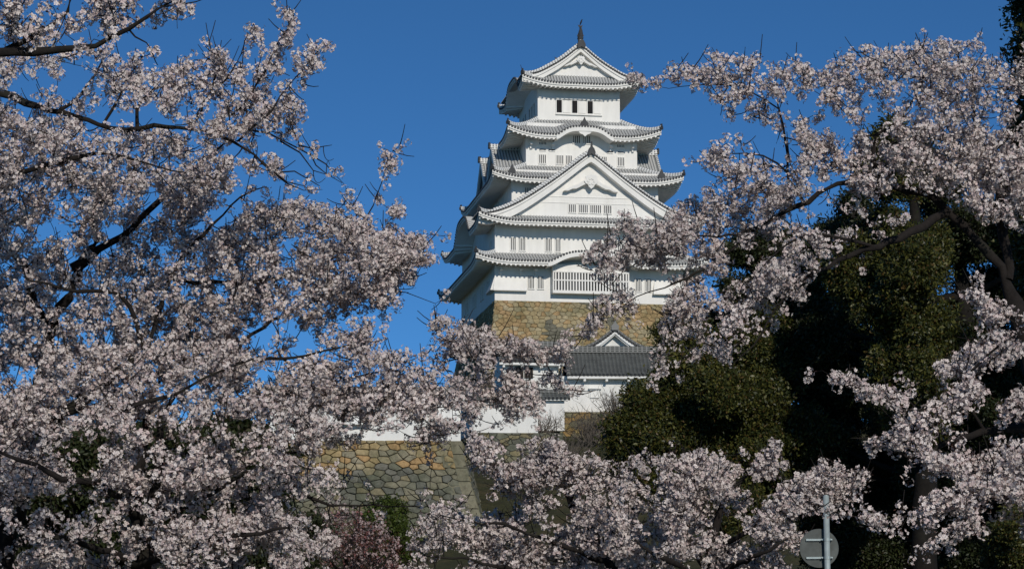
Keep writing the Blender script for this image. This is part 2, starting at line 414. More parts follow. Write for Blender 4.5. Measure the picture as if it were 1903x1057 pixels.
def shachihoko(par, x, y, z, h, face):
    """dolphin-fish roof ornament: head down, tail up"""
    mb = MB(); pts = []; rad = []
    for t, dy, r in ((0, 0, .26), (.12, .06, .34), (.3, .05, .33), (.48, -.04, .26), (.64, -.1, .19), (.8, -.06, .13), (.92, .04, .09)):
        pts.append((x, y + face * dy * h, z + t * h)); rad.append(r * h * 0.62)
    mb.tube(pts, rad, 10)
    for a in (-1, 1):
        mb.prism([(x, z + .86*h), (x + a*.10*h, z + .90*h), (x + a*.17*h, z + 1.05*h), (x + a*.06*h, z + 1.0*h), (x, z + .97*h)], y - .03, y + .05)
        mb.prism([(x + a*.10*h, z + .2*h), (x + a*.24*h, z + .33*h), (x + a*.19*h, z + .38*h), (x + a*.11*h, z + .36*h)], y - .03, y + .03)
    for k in range(5):
        zz = z + (.3 + .12*k) * h; mb.prism([(x - .03, zz), (x + .03, zz), (x, zz + .1*h)], y - face*.16*h - .03, y - face*.05*h)
    mb.box(x - .26*h*.6, x + .26*h*.6, y - .22, y + .22, z - .12*h, z + .04*h)
    return mb.build('fish_ornament', DARK_TILE, par)

def bars_window(par, x0, x1, y, z0, z1, bars, mat_bar=None, axis='x', fr=0.0, shutter=None):
    """a dark opening with plastered vertical bars, on a wall plane at y (axis 'x') or at x=y (axis 'y')"""
    def bx(mb, a0, a1, d0, d1, c0, c1):
        if axis == 'x': mb.box(a0, a1, y - d1, y - d0, c0, c1)
        else: mb.box(y - d1, y - d0, a0, a1, c0, c1)
    m = MB(); bx(m, x0, x1, 0.0, 0.004, z0, z1); win = m.build('window', VOID, par)
    b = MB(); n = bars; wd = (x1 - x0)
    if n:
        bw = wd / (2 * n + 1)
        for k in range(n):
            a = x0 + bw * (2*k + 1); bx(b, a, a + bw, 0.01, 0.09, z0, z1)
    t = 0.10
    bx(b, x0 - t, x1 + t, 0.0, 0.10, z1, z1 + t); bx(b, x0 - t, x1 + t, 0.0, 0.13, z0 - t, z0)
    bx(b, x0 - t, x0, 0.0, 0.10, z0, z1); bx(b, x1, x1 + t, 0.0, 0.10, z0, z1)
    b.build('window_bars' if n else 'window_frame', mat_bar or PLASTER, win)
    return win

def gable_front(par, curve, yv, yw, yback, zb, board, ribs_mat=TILE, ridge_m=RIDGE, white=None, gegyo=None, gscale=1.0, desc=True, tiles_back=True, nm='gable'):
    """a gable facing -y. curve: half outline [(x>=0, z)] of the verge top from the apex outwards; yv verge plane, yw wall plane, yback where its roof ends"""
    white = white or PLASTER
    half = smooth_curve(curve, 40)
    full = [(-x, z) for x, z in half[::-1]] + half[1:]
    # roof surface with tile rows running down the slope
    t = MB(); p = PITCH_T; n = int((yback - yv) / p)
    cols = []
    for i in range(n + 1):
        for o, h in ((0, 0), (.2, .005), (.29, .065), (.5, .10), (.71, .065), (.8, .005)):
            y = yv + (i + o) * p
            if y <= yback: cols.append((y, h, i + o + .5))
    for sg in (-1, 1):
        G = []; UV = []; L = 0
        for k, (x, z) in enumerate(half):
            if k: L += math.hypot(x - half[k-1][0], z - half[k-1][1])
            G.append([(sg * x, y, z + h) for y, h, u in cols]); UV.append([(u, L) for y, h, u in cols])
        t.grid(G, 0, UV)
    roof = t.build(nm + '_roof', ribs_mat, par, True)
    # round tile ends along the verge
    step = 0.30
    for sg in (-1, 1):
        c = MB(); nxt = 0.15; L = 0
        for k in range(1, len(half)):
            d = math.hypot(half[k][0]-half[k-1][0], half[k][1]-half[k-1][1])
            while L + d >= nxt:
                f = (nxt - L) / d; x = half[k-1][0] + f*(half[k][0]-half[k-1][0]); z = half[k-1][1] + f*(half[k][1]-half[k-1][1])
                rr = 0.12; vs = []
                for y in (yv - 0.05, yv + 0.2):
                    for a in range(8): vs.append((sg*x + rr*math.cos(a*math.pi/4), y, z + 0.02 + rr*math.sin(a*math.pi/4)))
                vs.append((sg*x, yv - 0.07, z + 0.02))
                c.add(vs, [(a, (a+1) % 8, 8+(a+1) % 8, 8+a) for a in range(8)] + [((a+1) % 8, a, 16) for a in range(8)])
                nxt += step
            L += d
        c.build('end_tiles', TILE_END, roof)
    # verge ridge tiles: one row on the edge, a second row (descending ridge) further back and higher
    r = MB()
    r.sweep([(x, yv + 0.12, z + 0.10) for x, z in full], 0.26, 0.20)
    if desc:
        for sg in (-1, 1):
            m_ = int(len(half) * 0.86)
            r.sweep([(sg*x, yv + 0.95, z + 0.10) for x, z in half[:m_]], 0.34, 0.46)
    r.build('verge_ridge', ridge_m, roof)
    # bargeboard: a white band below the verge, deepest at the feet
    def off(k, dist):
        a = full[max(0, k-1)]; b_ = full[min(len(full)-1, k+1)]; tx, tz = b_[0]-a[0], b_[1]-a[1]; l = math.hypot(tx, tz)
        nx, nz = tz / l, -tx / l
        if nz > 0: nx, nz = -nx, -nz
        return (full[k][0] + nx*dist, full[k][1] + nz*dist)
    b = MB(); m = len(full)
    def band(d0, d1, y0, y1):
        A = [(full[k][0], full[k][1] - d0) for k in range(m)]
        B = [(full[k][0], full[k][1] - d1 * (0.86 + 0.3 * abs(full[k][0]) / half[-1][0])) for k in range(m)]
        b.grid([[(x, y0, z) for x, z in A], [(x, y0, z) for x, z in B], [(x, y1, z) for x, z in B]])
    band(0.10, 0.36, yv + 0.02, yw); band(0.36, board, yv + 0.16, yw + 0.0)
    b.build('bargeboard', white, par)
    # the wall inside
    zw = [(x, z - board * 0.6) for x, z in full if z - board * 0.6 > zb - 0.3]
    g = MB()
    for i in range(len(zw) - 1):
        (xa, za), (xb, zb_) = zw[i], zw[i+1]
        g.add([(xa, yw, zb - 0.6), (xb, yw, zb - 0.6), (xb, yw, zb_), (xa, yw, za), (xa, yw+.4, zb - 0.6), (xb, yw+.4, zb - 0.6), (xb, yw+.4, zb_), (xa, yw+.4, za)],
              [(0,1,2,3), (7,6,5,4), (3,2,6,7)])
    g.build(nm + '_wall', white, par)
    az = half[0][1]
    # carved pendant under the apex, with its two wings
    if gegyo:
        gz = az - gegyo; sc = gscale; o = MB()
        hp = [(0, .95), (.16, .80), (.34, .86), (.52, .70), (.50, .48), (.66, .30), (.52, .08), (.34, .02), (.22, -.22), (0, -.42)]
        ol = [(x*sc, gz + z*sc) for x, z in hp] + [(-x*sc, gz + z*sc) for x, z in hp[::-1][1:-1]]
        o.prism(ol, yv + 0.02, yv + 0.20)
        for k in range(6):
            a = k * math.pi / 3; cx_, cz_ = .27*sc*math.cos(a), gz + .3*sc + .27*sc*math.sin(a)
            o.prism([(cx_ + .13*sc*math.cos(q*math.pi/4), cz_ + .13*sc*math.sin(q*math.pi/4)) for q in range(8)], yv - 0.05, yv + 0.02)
        for sg in (-1, 1):
            wing = [(.45, .45), (.8, .30), (1.15, .02), (1.55, -.10), (2.0, -.35), (2.5, -.62), (2.1, -.62), (1.7, -.42), (1.35, -.40), (1.0, -.22), (.7, -.05), (.45, .05)]
            pts = [(sg*x*sc, gz + z*sc) for x, z in wing]
            o.prism(pts if sg < 0 else pts[::-1], yv + 0.18, yw - 0.03)
        o.build('carved_pendant', white, par)
    return full, roof

# ------------------------------------------------------------------ the keep
def build_keep():
    K = empty('castle_keep', tuple(K0), 'tall white plastered castle keep of five stacked grey tiled roofs on its ochre stone base', 'castle', rz=TH)
    # storeys: (half width, front, back, z0, z1)
    ST = [(10.85, 0.0, 26.2, 42.76, 47.6), (10.80, 0.25, 26.0, 47.4, 52.9), (8.55, 2.3, 23.4, 52.4, 58.3), (6.55, 4.3, 21.5, 57.4, 64.3), (4.88, 5.9, 18.8, 63.6, 70.2)]
    for i, (hw, y0, y1, z0, z1) in enumerate(ST):
        m = MB()
        if i == 0:   # the foot of the lowest storey flares over the stone
            m.box(-hw, hw, y0, y1, z0 + .02, z1)
        else: m.box(-hw, hw, y0, y1, z0, z1)
        m.build('storey_wall', PLASTER, K)
    # skirt roofs
    S1, r1 = skirt(K, 'lower_roof', -13.35, 13.35, -2.4, 28.6, -10.8, 10.8, 0.25, 26.0, 46.98, 48.22, 0.72, kf=(0.1, 5.2, 1.25))
    S2, r2 = skirt(K, 'second_roof', -13.0, 13.0, -2.2, 28.0, -8.55, 8.55, 2.3, 23.4, 51.58, 53.9, 0.85, kl=(1.0, 6.4, 2.5))
    S3, r3 = skirt(K, 'third_roof', -11.1, 11.1, 0.2, 25.2, -6.55, 6.55, 4.3, 21.5, 56.98, 59.2, 0.75)
    S4, r4 = skirt(K, 'fourth_roof', -9.0, 9.0, 2.2, 23.4, -4.88, 4.88, 5.9, 18.8, 62.55, 65.02, 0.95, kf=(0.0, 3.3, 1.05))
    # top roof: hipped skirt with a gabled upper part whose ridge runs into the depth
    S5, r5 = skirt(K, 'top_roof', -7.05, 7.05, 3.7, 21.0, -4.7, 4.7, 5.3, 19.4, 69.02, 70.35, 0.8, kl=(0.8, 5.0, 1.9))
    cv5 = [(0, 73.75), (.7, 73.2), (1.6, 72.45), (2.6, 71.72), (3.7, 71.05), (4.7, 70.5), (5.5, 70.2), (6.3, 70.12), (6.95, 70.2)]
    full, _ = gable_front(K, cv5, 4.35, 5.15, 20.3, 70.1, 0.85, gegyo=2.0, gscale=0.8, nm='top_gable')
    m = MB(); m.sweep([(0, y, 73.7) for y in np.linspace(4.3, 20.3, 24)], 0.5, 0.75); m.build('main_ridge', RIDGE, r5)
    m = MB(); m.prism([(-.42, 73.3), (-.5, 73.8), (-.3, 74.25), (0, 74.4), (.3, 74.25), (.5, 73.8), (.42, 73.3), (0, 73.55)], 4.1, 4.32); m.build('ridge_end_ornament', DARK_TILE, r5)
    shachihoko(r5, 0, 4.75, 74.45, 1.75, 1); shachihoko(r5, 0, 19.9, 74.45, 1.75, -1)
    # the big gable standing on the second roof
    cv2 = [(0, 59.7), (.6, 59.35), (2.2, 58.1), (3.8, 56.86), (5.4, 55.7), (7.0, 54.62), (8.6, 53.66), (10.2, 52.92), (11.7, 52.52), (12.9, 52.62)]
    gable_front(K, cv2, -1.35, -0.35, 4.35, 52.7, 1.15, gegyo=3.6, gscale=1.25, nm='great_gable')
    m = MB(); m.sweep([(0, y, 59.65) for y in np.linspace(-1.4, 4.3, 12)], 0.5, 0.7); m.build('gable_ridge', RIDGE, r2)
    m = MB(); m.prism([(-.36, 59.3), (-.46, 59.75), (-.3, 60.2), (-.12, 60.4), (-.05, 61.0), (.05, 61.0), (.12, 60.4), (.3, 60.2), (.46, 59.75), (.36, 59.3), (0, 59.6)], -1.62, -1.4); m.build('ridge_end_ornament', DARK_TILE, r2)
    m = MB(); m.box(-6.4, 6.4, -0.41, -0.35, 54.02, 54.10); m.box(-5.0, 5.0, -0.41, -0.35, 54.72, 54.80); m.build('string_course', PLASTER, K)
    # twin gables on both flanks of the third roof; their ridges run outwards
    for sg in (-1, 1):
        for yc in (9.0, 17.0):
            t, rg, on, wl = MB(), MB(), MB(), MB()
            xo, xi, zr = 9.9, 6.5, 62.0
            prof = smooth_curve([(0, 0), (1.2, .30), (2.8, .70), (4.3, 1.0)], 20)     # (distance from the ridge, share of the fall)
            zz = lambda x, f: zr + (56.98 + 2.22 * (11.1 - x) / 4.55 + .06 - zr) * f
            n = int((xo - xi) / PITCH_T); cols = []
            for i in range(n + 1):
                for o, h in ((0, 0), (.2, .005), (.29, .065), (.5, .10), (.71, .065), (.8, .005)):
                    x = xi + (i + o) * PITCH_T
                    if x <= xo: cols.append((x, h, i + o + .5))
            for s2 in (-1, 1):
                G = []; UV = []
                for d, z in prof:
                    # the foot meets the flank roof below
                    G.append([(sg * x, yc + s2 * d, zz(x, z) + h) for x, h, u in cols]); UV.append([(u, d * 1.2) for x, h, u in cols])
                t.grid(G, 0, UV)
                rg.sweep([(sg * (xo - .1), yc + s2 * d, zz(xo, z) + 0.08) for d, z in prof], 0.3, 0.3)
            ft = t.build('flank_gable_roof', TILE, K, True)
            rg.sweep([(sg * x, yc, zr - .05) for x in np.linspace(xi, xo + .1, 6)], 0.46, 0.72)
            rg.build('verge_ridge', RIDGE, ft)
            on.prism([(-.34, zr + .1), (-.38, zr + .5), (-.2, zr + .8), (.2, zr + .8), (.38, zr + .5), (.34, zr + .1)], -.1, .1)
            oo = on.build('ridge_end_ornament', DARK_TILE, ft); oo.rotation_euler = (0, 0, R(90)); oo.location = (sg * (xo + .2), yc, 0)
            for i in range(len(prof) - 1):
                for s2 in (-1, 1):
                    (d0, z0), (d1, z1) = prof[i], prof[i+1]; z0, z1 = zz(xo, z0), zz(xo, z1)
                    wl.add([(sg*(xo - .5), yc + s2*d0, 57.0), (sg*(xo - .5), yc + s2*d1, 57.0), (sg*(xo - .5), yc + s2*d1, z1 - .12), (sg*(xo - .5), yc + s2*d0, z0 - .12)], [(0, 1, 2, 3)])
                    wl.add([(sg*(xo + .03), yc + s2*d0, z0 - .05), (sg*(xo + .03), yc + s2*d1, z1 - .05), (sg*(xo + .03), yc + s2*d1, z1 - .65), (sg*(xo + .03), yc + s2*d0, z0 - .65)], [(0, 1, 2, 3)])
            wl.build('flank_gable_wall', PLASTER, K)
    # karahafu fronts: white curved board and the shaded tympanum under it
    for S, zf, half, h, yw, zb in ((S1['f'], 0, 5.2, 1.25, 0.0, 46.2), (S4['f'], 0, 3.3, 1.05, 4.3, 62.0)):
        c = S.kh[0]; b = MB(); ss = np.linspace(c - half*1.02, c + half*1.02, 60)
        def row(y, dz): return [(s, y, S.ez(s) + dz) for s in ss]
        y0 = S.org[1]
        b.grid([row(y0 + .0, -.14), row(y0 - .06, -.14), row(y0 - .06, -.58), row(y0 + .3, -.58)])
        b.grid([row(y0 + .3, -.50), [(s, yw, S.ez(s) - .48) for s in ss]])
        b.build('curved_gable_board', PLASTER, K)
        m = MB(); pz = S.ez(c); k = half / 5.2
        m.prism([(c, pz - .4), (c + .5*k, pz - .5), (c + 1.3*k, pz - .55), (c + .9*k, pz - .85), (c + .4*k, pz - .95), (c, pz - 1.2), (c - .4*k, pz - .95), (c - .9*k, pz - .85), (c - 1.3*k, pz - .55), (c - .5*k, pz - .5)], y0 + .02, y0 + .2)
        m.build('carved_pendant', PLASTER, K)
        m = MB(); m.prism([(c - .5, pz + .1), (c - .4, pz + .55), (c - .2, pz + .75), (c - .08, pz + 1.0), (c, pz + 1.2), (c + .08, pz + 1.0), (c + .2, pz + .75), (c + .4, pz + .55), (c + .5, pz + .1)], y0 + .3, y0 + .55)
        m.build('ridge_end_ornament', DARK_TILE, K)
    # small finials halfway on the third roof's hips
    for sg in (-1, 1):
        m = MB(); x = sg * 8.7
        m.prism([(x - .38, 57.5), (x - .42, 57.9), (x - .2, 58.2), (x - .06, 58.6), (x + .06, 58.6), (x + .2, 58.2), (x + .42, 57.9), (x + .38, 57.5)], 1.0, 1.25); m.build('ridge_end_ornament', DARK_TILE, K)
    # windows of the front
    W = lambda x0, x1, y, z0, z1, n: bars_window(K, x0, x1, y, z0, z1, n)
    for x0 in (-7.02, -5.93, 5.35, 6.45): W(x0, x0 + .6, 0.0, 44.2, 45.65, 3)
    for x0, x1, n in ((-8.98, -8.46, 2), (-8.0, -7.36, 3), (-4.99, -4.34, 3), (-3.85, -3.33, 2), (3.33, 3.85, 2), (4.34, 4.99, 3), (7.36, 8.0, 3), (8.46, 8.98, 2)): W(x0, x1, 0.25, 48.55, 49.98, n)
    for x0, x1, n in ((-2.41, -1.66, 3), (-1.23, -.28, 4), (.05, 1.25, 5), (1.65, 2.45, 3)): W(x0, x1, -0.35, 52.98, 53.88, n)
    for x0 in (-7.0, 6.3): W(x0, x0 + .7, 2.3, 55.6, 56.2, 3)
    for x0, x1 in ((-5.0, -4.25), (-2.96, -2.2), (-1.85, -1.2), (1.2, 1.85), (2.2, 2.9), (4.26, 4.98)): W(x0, x1, 4.3, 59.52, 60.52, 3)
    for x0, x1 in ((-4.95, -4.2), (-3.85, -3.15), (3.0, 3.7), (4.25, 4.95)):
        m = MB(); m.box(x0, x1, 4.2, 4.3, 60.95, 61.08); m.box(x0, x1, 4.22, 4.3, 61.08, 61.2, 1); m.build('slot_hood', [PLASTER, VOID], K)
    for x0, x1 in ((-5.0, -4.2), (4.2, 5.0)): W(x0, x1, 4.3, 61.72, 62.05, 4)
    for x0, x1 in ((-1.0, -.22), (.2, .98)): W(x0, x1, 4.3, 62.05, 62.92, 3)
    # top storey: three dark openings, each with a white sliding shutter beside it
    for x0 in (-2.66, -.82, 1.02):
        bars_window(K, x0, x0 + .62, 5.9, 65.95, 67.46, 0)
        m = MB(); m.box(x0 + .22, x0 + .25, 5.83, 5.88, 65.95, 67.46); m.box(x0 + .4, x0 + .43, 5.83, 5.88, 65.95, 67.46); m.build('window_grille', OLD_WOOD, K)
        m = MB(); m.box(x0 + .74, x0 + 1.6, 5.81, 5.9, 65.98, 67.42); m.build('shutter', PLASTER, K)
    m = MB(); m.box(-2.78, 2.75, 5.66, 5.9, 65.72, 65.84); m.box(-4.88, 4.88, 5.82, 5.9, 67.66, 67.74); m.box(-2.78, 2.75, 5.70, 5.9, 67.56, 67.64); m.build('string_course', PLASTER, K)
    # windows of the shaded flank
    for y in (1.6, 3.2, 4.8, 7.5, 9.2): bars_window(K, 5.9 + y, 5.9 + y + .8, -4.88, 65.95, 67.46, 0, axis='y')
    for y in (2.0, 3.4, 9, 10.4, 17, 18.4): bars_window(K, y, y + .7, -10.8, 48.55, 49.98, 3, axis='y')
    for y in (3, 4.6, 8, 9.6, 14, 15.6, 20, 21.6): bars_window(K, y, y + .7, -10.85, 44.2, 45.65, 3, axis='y')
    for y in (5.5, 6.8, 12, 13.3): bars_window(K, y, y + .8, -8.55, 55.3, 56.2, 3, axis='y')
    # latticed bay below the lower karahafu
    L = MB(); x0, x1, y1, y0 = -4.42, 4.35, 0.0, -1.05
    L.box(x0, x1, y0, y1, 43.62, 43.95); L.box(x0, x1, y0 - .04, y1, 45.98, 46.14); L.box(x0, x1, y0 - .03, y0 + .1, 45.02, 45.16)
    L.box(x0, x0 + .16, y0, y1, 43.95, 45.98); L.box(x1 - .16, x1, y0, y1, 43.95, 45.98)
    n = 26
    for k in range(1, n):
        x = x0 + (x1 - x0) * k / n; L.box(x - .085, x + .085, y0, y0 + .14, 43.95, 45.98)
    for k in range(1, 5): 
        y = y0 + (y1 - y0) * k / 5
        for xx in (x0 + .02, x1 - .14): L.box(xx, xx + .12, y - .06, y + .06, 43.95, 45.98)
    bay = L.build('lattice_bay', PLASTER, K)
    m = MB(); m.box(x0 + .16, x1 - .16, y0 + .35, y0 + .4, 43.95, 45.98); m.build('dark_opening', VOID, bay)
    m = MB(); m.box(x0, x1, y0 + .1, y1, 46.14, 46.9); m.build('tympanum', PLASTER, bay)
    # stone-dropping hoods at the corners
    for xa, xb in ((-11.1, -7.25), (7.25, 11.1)):
        m = MB(); m.hexa([(xa, -.55, 43.98), (xb, -.55, 43.98), (xb, 0, 43.98), (xa, 0, 43.98)], [(xa + .25, -.03, 45.6), (xb, -.03, 45.6), (xb, 0, 45.6), (xa + .25, 0, 45.6)])
        m.box(xa, xb, -.62, 0, 43.82, 43.98); m.build('dropping_hood', PLASTER, K)
    for sx in (-1, 1):
        m = MB()
        m.hexa([(sx*11.4, -.3, 43.9), (sx*11.4, 3.4, 43.9), (sx*10.85, 3.4, 43.9), (sx*10.85, -.3, 43.9)], [(sx*10.9, -.05, 45.4), (sx*10.9, 3.4, 45.4), (sx*10.85, 3.4, 45.4), (sx*10.85, -.05, 45.4)]); m.build('dropping_hood', PLASTER, K)
    # struts under the eaves
    for (y, z, xs) in ((0.0, 45.95, (-10.2, -7.9, -6.2)), (4.3, 61.4, (-6.0, -3.4, 3.4, 6.0))):
        for x in xs:
            m = MB(); m.box(x - .14, x + .14, y - .75, y, z + .2, z + .42); m.box(x - .12, x + .12, y - .3, y, z - .2, z + .2); m.build('eave_bracket', PLASTER, K)
    # lightning rods
    for p0, p1 in (((9.0, 9.0, 63.2), (9.5, 9.0, 65.0)), ((-6.9, 3.8, 69.8), (-7.3, 3.6, 70.9)), ((7.1, 3.8, 69.2), (7.9, 3.6, 68.7))):
        m = MB(); m.tube([p0, p1], .03, 5); m.build('lightning_rod', ROD, K)
    return K
build_keep()

def vn3(seed):
    g = np.random.default_rng(seed).random((24, 24, 24))
    def f(p):
        p = np.asarray(p, float); i = np.floor(p).astype(int); t = p - i; r = 0
        for a in (0, 1):
            for b in (0, 1):
                for c in (0, 1):
                    r += (t[0] if a else 1-t[0]) * (t[1] if b else 1-t[1]) * (t[2] if c else 1-t[2]) * g[(i[0]+a) % 24, (i[1]+b) % 24, (i[2]+c) % 24]
        return r
    return f
def rock_mats(name, cols):
    out = []
    for k, c in enumerate(cols):
        m, N, L, b = new_mat('%s %d' % (name, k), 0.95); v = objvec(N)
        a = ramp(N, L, noise(N, L, 3.2, 7, v, 0.68), [(0.28, tuple(x * .55 for x in c)), (0.5, c), (0.75, tuple(min(1, x * 1.3) for x in c))])
        l = ramp(N, L, noise(N, L, 0.45, 5, v, 0.6), [(0.36, (.62, .64, .58)), (0.62, (1.05, 1.0, .98))])
        L.new(mix(N, L, 1.0, a, l, 'MULTIPLY'), b.inputs['Base Color']); bump(N, L, b, noise(N, L, 7, 6, v, .7), .9, .05); out.append(m)
    return out
def rubble(par, name, fn, u0, u1, v0, v1, w, h, pick, mats, seed, bulge=.11, nrm=(0, -1, 0)):
    """irregular interlocking stones on a wall face; fn(u, v) gives the face, pick(u, v, rnd) the kind of stone"""
    rnd = random.Random(seed); mb = MB(); nv = np.array(nrm, float); k_ = w / h
    nr, nc = int((v1 - v0) / h) + 1, int((u1 - u0) / w) + 1; S = {}
    for j in range(-2, nr + 3):
        for i in range(-2, nc + 3):
            S[i, j] = (u0 + (i + .5 * (j % 2) + rnd.uniform(-.36, .36)) * w, (v0 + (j + rnd.uniform(-.34, .34)) * h) * k_)
    for j in range(-1, nr + 2):
        for i in range(-1, nc + 2):
            x, y = S[i, j]; pl = [(u0, v0 * k_), (u1, v0 * k_), (u1, v1 * k_), (u0, v1 * k_)]
            for dj in (-2, -1, 0, 1, 2):
                for di in (-2, -1, 0, 1, 2):
                    q = S.get((i + di, j + dj))
                    if q is None or (di == 0 and dj == 0) or len(pl) < 3: continue
                    nx, ny = q[0] - x, q[1] - y; c = nx * (q[0] + x) / 2 + ny * (q[1] + y) / 2; out = []
                    for m in range(len(pl)):
                        A_, B_ = pl[m - 1], pl[m]; fa, fb = nx * A_[0] + ny * A_[1] - c, nx * B_[0] + ny * B_[1] - c
                        if (fa <= 0) != (fb <= 0):
                            t = fa / (fa - fb); out.append((A_[0] + t * (B_[0] - A_[0]), A_[1] + t * (B_[1] - A_[1])))
                        if fb <= 0: out.append(B_)
                    pl = out
            if len(pl) < 3: continue
            ch = []                                      # round the corners off a little
            for m in range(len(pl)):
                A_, B_ = pl[m], pl[(m + 1) % len(pl)]; f = rnd.uniform(.04, .13)
                ch += [(A_[0] + f * (B_[0] - A_[0]), A_[1] + f * (B_[1] - A_[1])), (B_[0] - f * (B_[0] - A_[0]), B_[1] - f * (B_[1] - A_[1]))]
            n = len(ch); cu = sum(p[0] for p in ch) / n; cv = sum(p[1] for p in ch) / n; bu = bulge * rnd.uniform(.4, 1.3); rings = []
            tx, ty = rnd.uniform(-.12, .12), rnd.uniform(-.15, .1)
            gp = rnd.uniform(.012, .035)
            for sc, dp in ((1 - gp, -.07), (.98 - gp, .4 * bu), (.84, .85 * bu), (.5, bu)):
                rings.append([fn(cu + (p - cu) * sc, (cv + (q - cv) * sc) / k_) + nv * (dp + (tx * (p - cu) + ty * (q - cv) / k_ + rnd.uniform(-.015, .015) if dp > 0 else 0)) for p, q in ch])
            fs = [(r*n+m, r*n+(m+1) % n, r*n+n+(m+1) % n, r*n+n+m) for r in range(3) for m in range(n)] + [tuple(range(3*n, 4*n))]
            mb.add([p for r in rings for p in r], fs, pick(cu, cv / k_, rnd))
    return mb.build(name, mats, par)
OCHRE = rock_mats('ochre stone', [(0.37, 0.30, 0.17), (0.34, 0.29, 0.175), (0.38, 0.275, 0.145), (0.32, 0.28, 0.18), (0.36, 0.255, 0.135), (0.17, 0.165, 0.13), (0.39, 0.335, 0.215)])
FIELD = rock_mats('field stone', [(0.145, 0.15, 0.112), (0.175, 0.17, 0.12), (0.13, 0.135, 0.11), (0.20, 0.18, 0.115), (0.16, 0.16, 0.135), (0.12, 0.125, 0.105)])
GOLD = rock_mats('sandy stone', [(0.34, 0.265, 0.14), (0.29, 0.255, 0.165), (0.36, 0.245, 0.12), (0.24, 0.225, 0.16), (0.30, 0.25, 0.14)])
GAP = flat_mat('dark joint', (0.045, 0.04, 0.028), 1.0)
def stone_block(name, corners, z0, z1, batter, mat, label, cat='stone wall', segs=14, rz=0.0, loc=(0, 0, 0), curve=1.6, cut=None):
    """battered stone base: rectangle (x0,x1,y0,y1) at the top spreading downwards"""
    x0, x1, y0, y1 = corners; mb = MB(); G = []
    rnd = random.Random(len(label))
    for k in range(segs + 1):
        t = k / segs; d = batter * (1 - t) ** curve; z = z0 + (z1 - z0) * t
        G.append([(x0 - d, y1 + d, z), (x0 - d, y0 - d, z), (x1 + d, y0 - d, z), (x1 + d, y1 + d, z), (x0 - d, y1 + d, z)])
    mb.grid(G); mb.add(G[-1][:4], [(0, 1, 2, 3)])
    o = mb.build(name, mat)
    o.location = loc; o.rotation_euler = (0, 0, rz); return tag(o, label, cat)
def keep_stones():
    B = empty('keep_stone_wall', tuple(K0), 'high ochre rubble stone base directly under the white keep', 'stone wall', rz=TH)
    z0, z1 = 25.5, 42.78; d = lambda z: 5.2 * ((z1 - z) / (z1 - z0)) ** 1.6
    m = MB(); G = []
    for k in range(15):
        z = z0 + (z1 - z0) * k / 14; e = d(z) - .06
        G.append([(-10.82 - e, 26.17 + e, z), (-10.82 - e, .03 - e, z), (10.82 + e, .03 - e, z), (10.82 + e, 26.17 + e, z), (-10.82 - e, 26.17 + e, z)])
    m.grid(G); m.add([(x, y, z - .03) for x, y, z in G[-1][:4]], [(0, 1, 2, 3)]); m.build('core', GAP, B)
    n1, n2 = vn3(3), vn3(9)
    def pick(u, v, r):
        if n1((u * .42, v * .42, 1)) > .70: return 5
        return r.choice((0, 0, 1, 1, 2, 3, 3, 4, 6)) if n2((u * .2, v * .2, 3)) > .45 else r.choice((0, 1, 2, 2, 4, 4, 6))
    s = lambda v: 10.82 + d(v)
    rubble(B, 'front_cladding', lambda u, v: np.array((u * s(v) / 10.82, .03 - d(v), v)), -10.82, 10.82, 34.5, z1, .66, .46, pick, OCHRE, 5, .09)
    rubble(B, 'flank_cladding', lambda u, v: np.array((-s(v), 13.1 + u * (13.07 + d(v)) / 13.07, v)), -13.07, 13.07, 34.5, z1, .7, .48, pick, OCHRE, 6, .09, nrm=(-1, 0, 0))
keep_stones()

# a crow on the tip of the front fish ornament
def crow():
    mb = MB(); s = 0.62
    mb.tube([(0, .0, 0), (.05, 0, .12), (.12, 0, .3), (.17, 0, .42), (.2, 0, .5)], [.03, .09, .10, .065, .03], 10)
    mb.tube([(.12, 0, .42), (.2, 0, .52), (.26, 0, .55)], [.05, .07, .03], 8)
    mb.tube([(.25, 0, .55), (.36, 0, .53)], [.03, .006], 6)
    mb.prism([(0, .12), (-.12, -.18), (-.04, -.2), (.08, .06)], -.04, .04)
    for y in (-.03, .03): mb.tube([(.06, y, .06), (.05, y, -.1)], .012, 5)
    o = mb.build('crow', CROW, None, True); o.scale = (1.0, 1.0, 1.0)
    q = K0 + np.array((math.cos(TH) * -0.02 - math.sin(TH) * 4.78, math.sin(TH) * -0.02 + math.cos(TH) * 4.78, 0))
    o.location = (q[0], q[1], 76.36); tag(o, 'small black crow perched on the tip of the front roof ornament', 'bird')
crow()

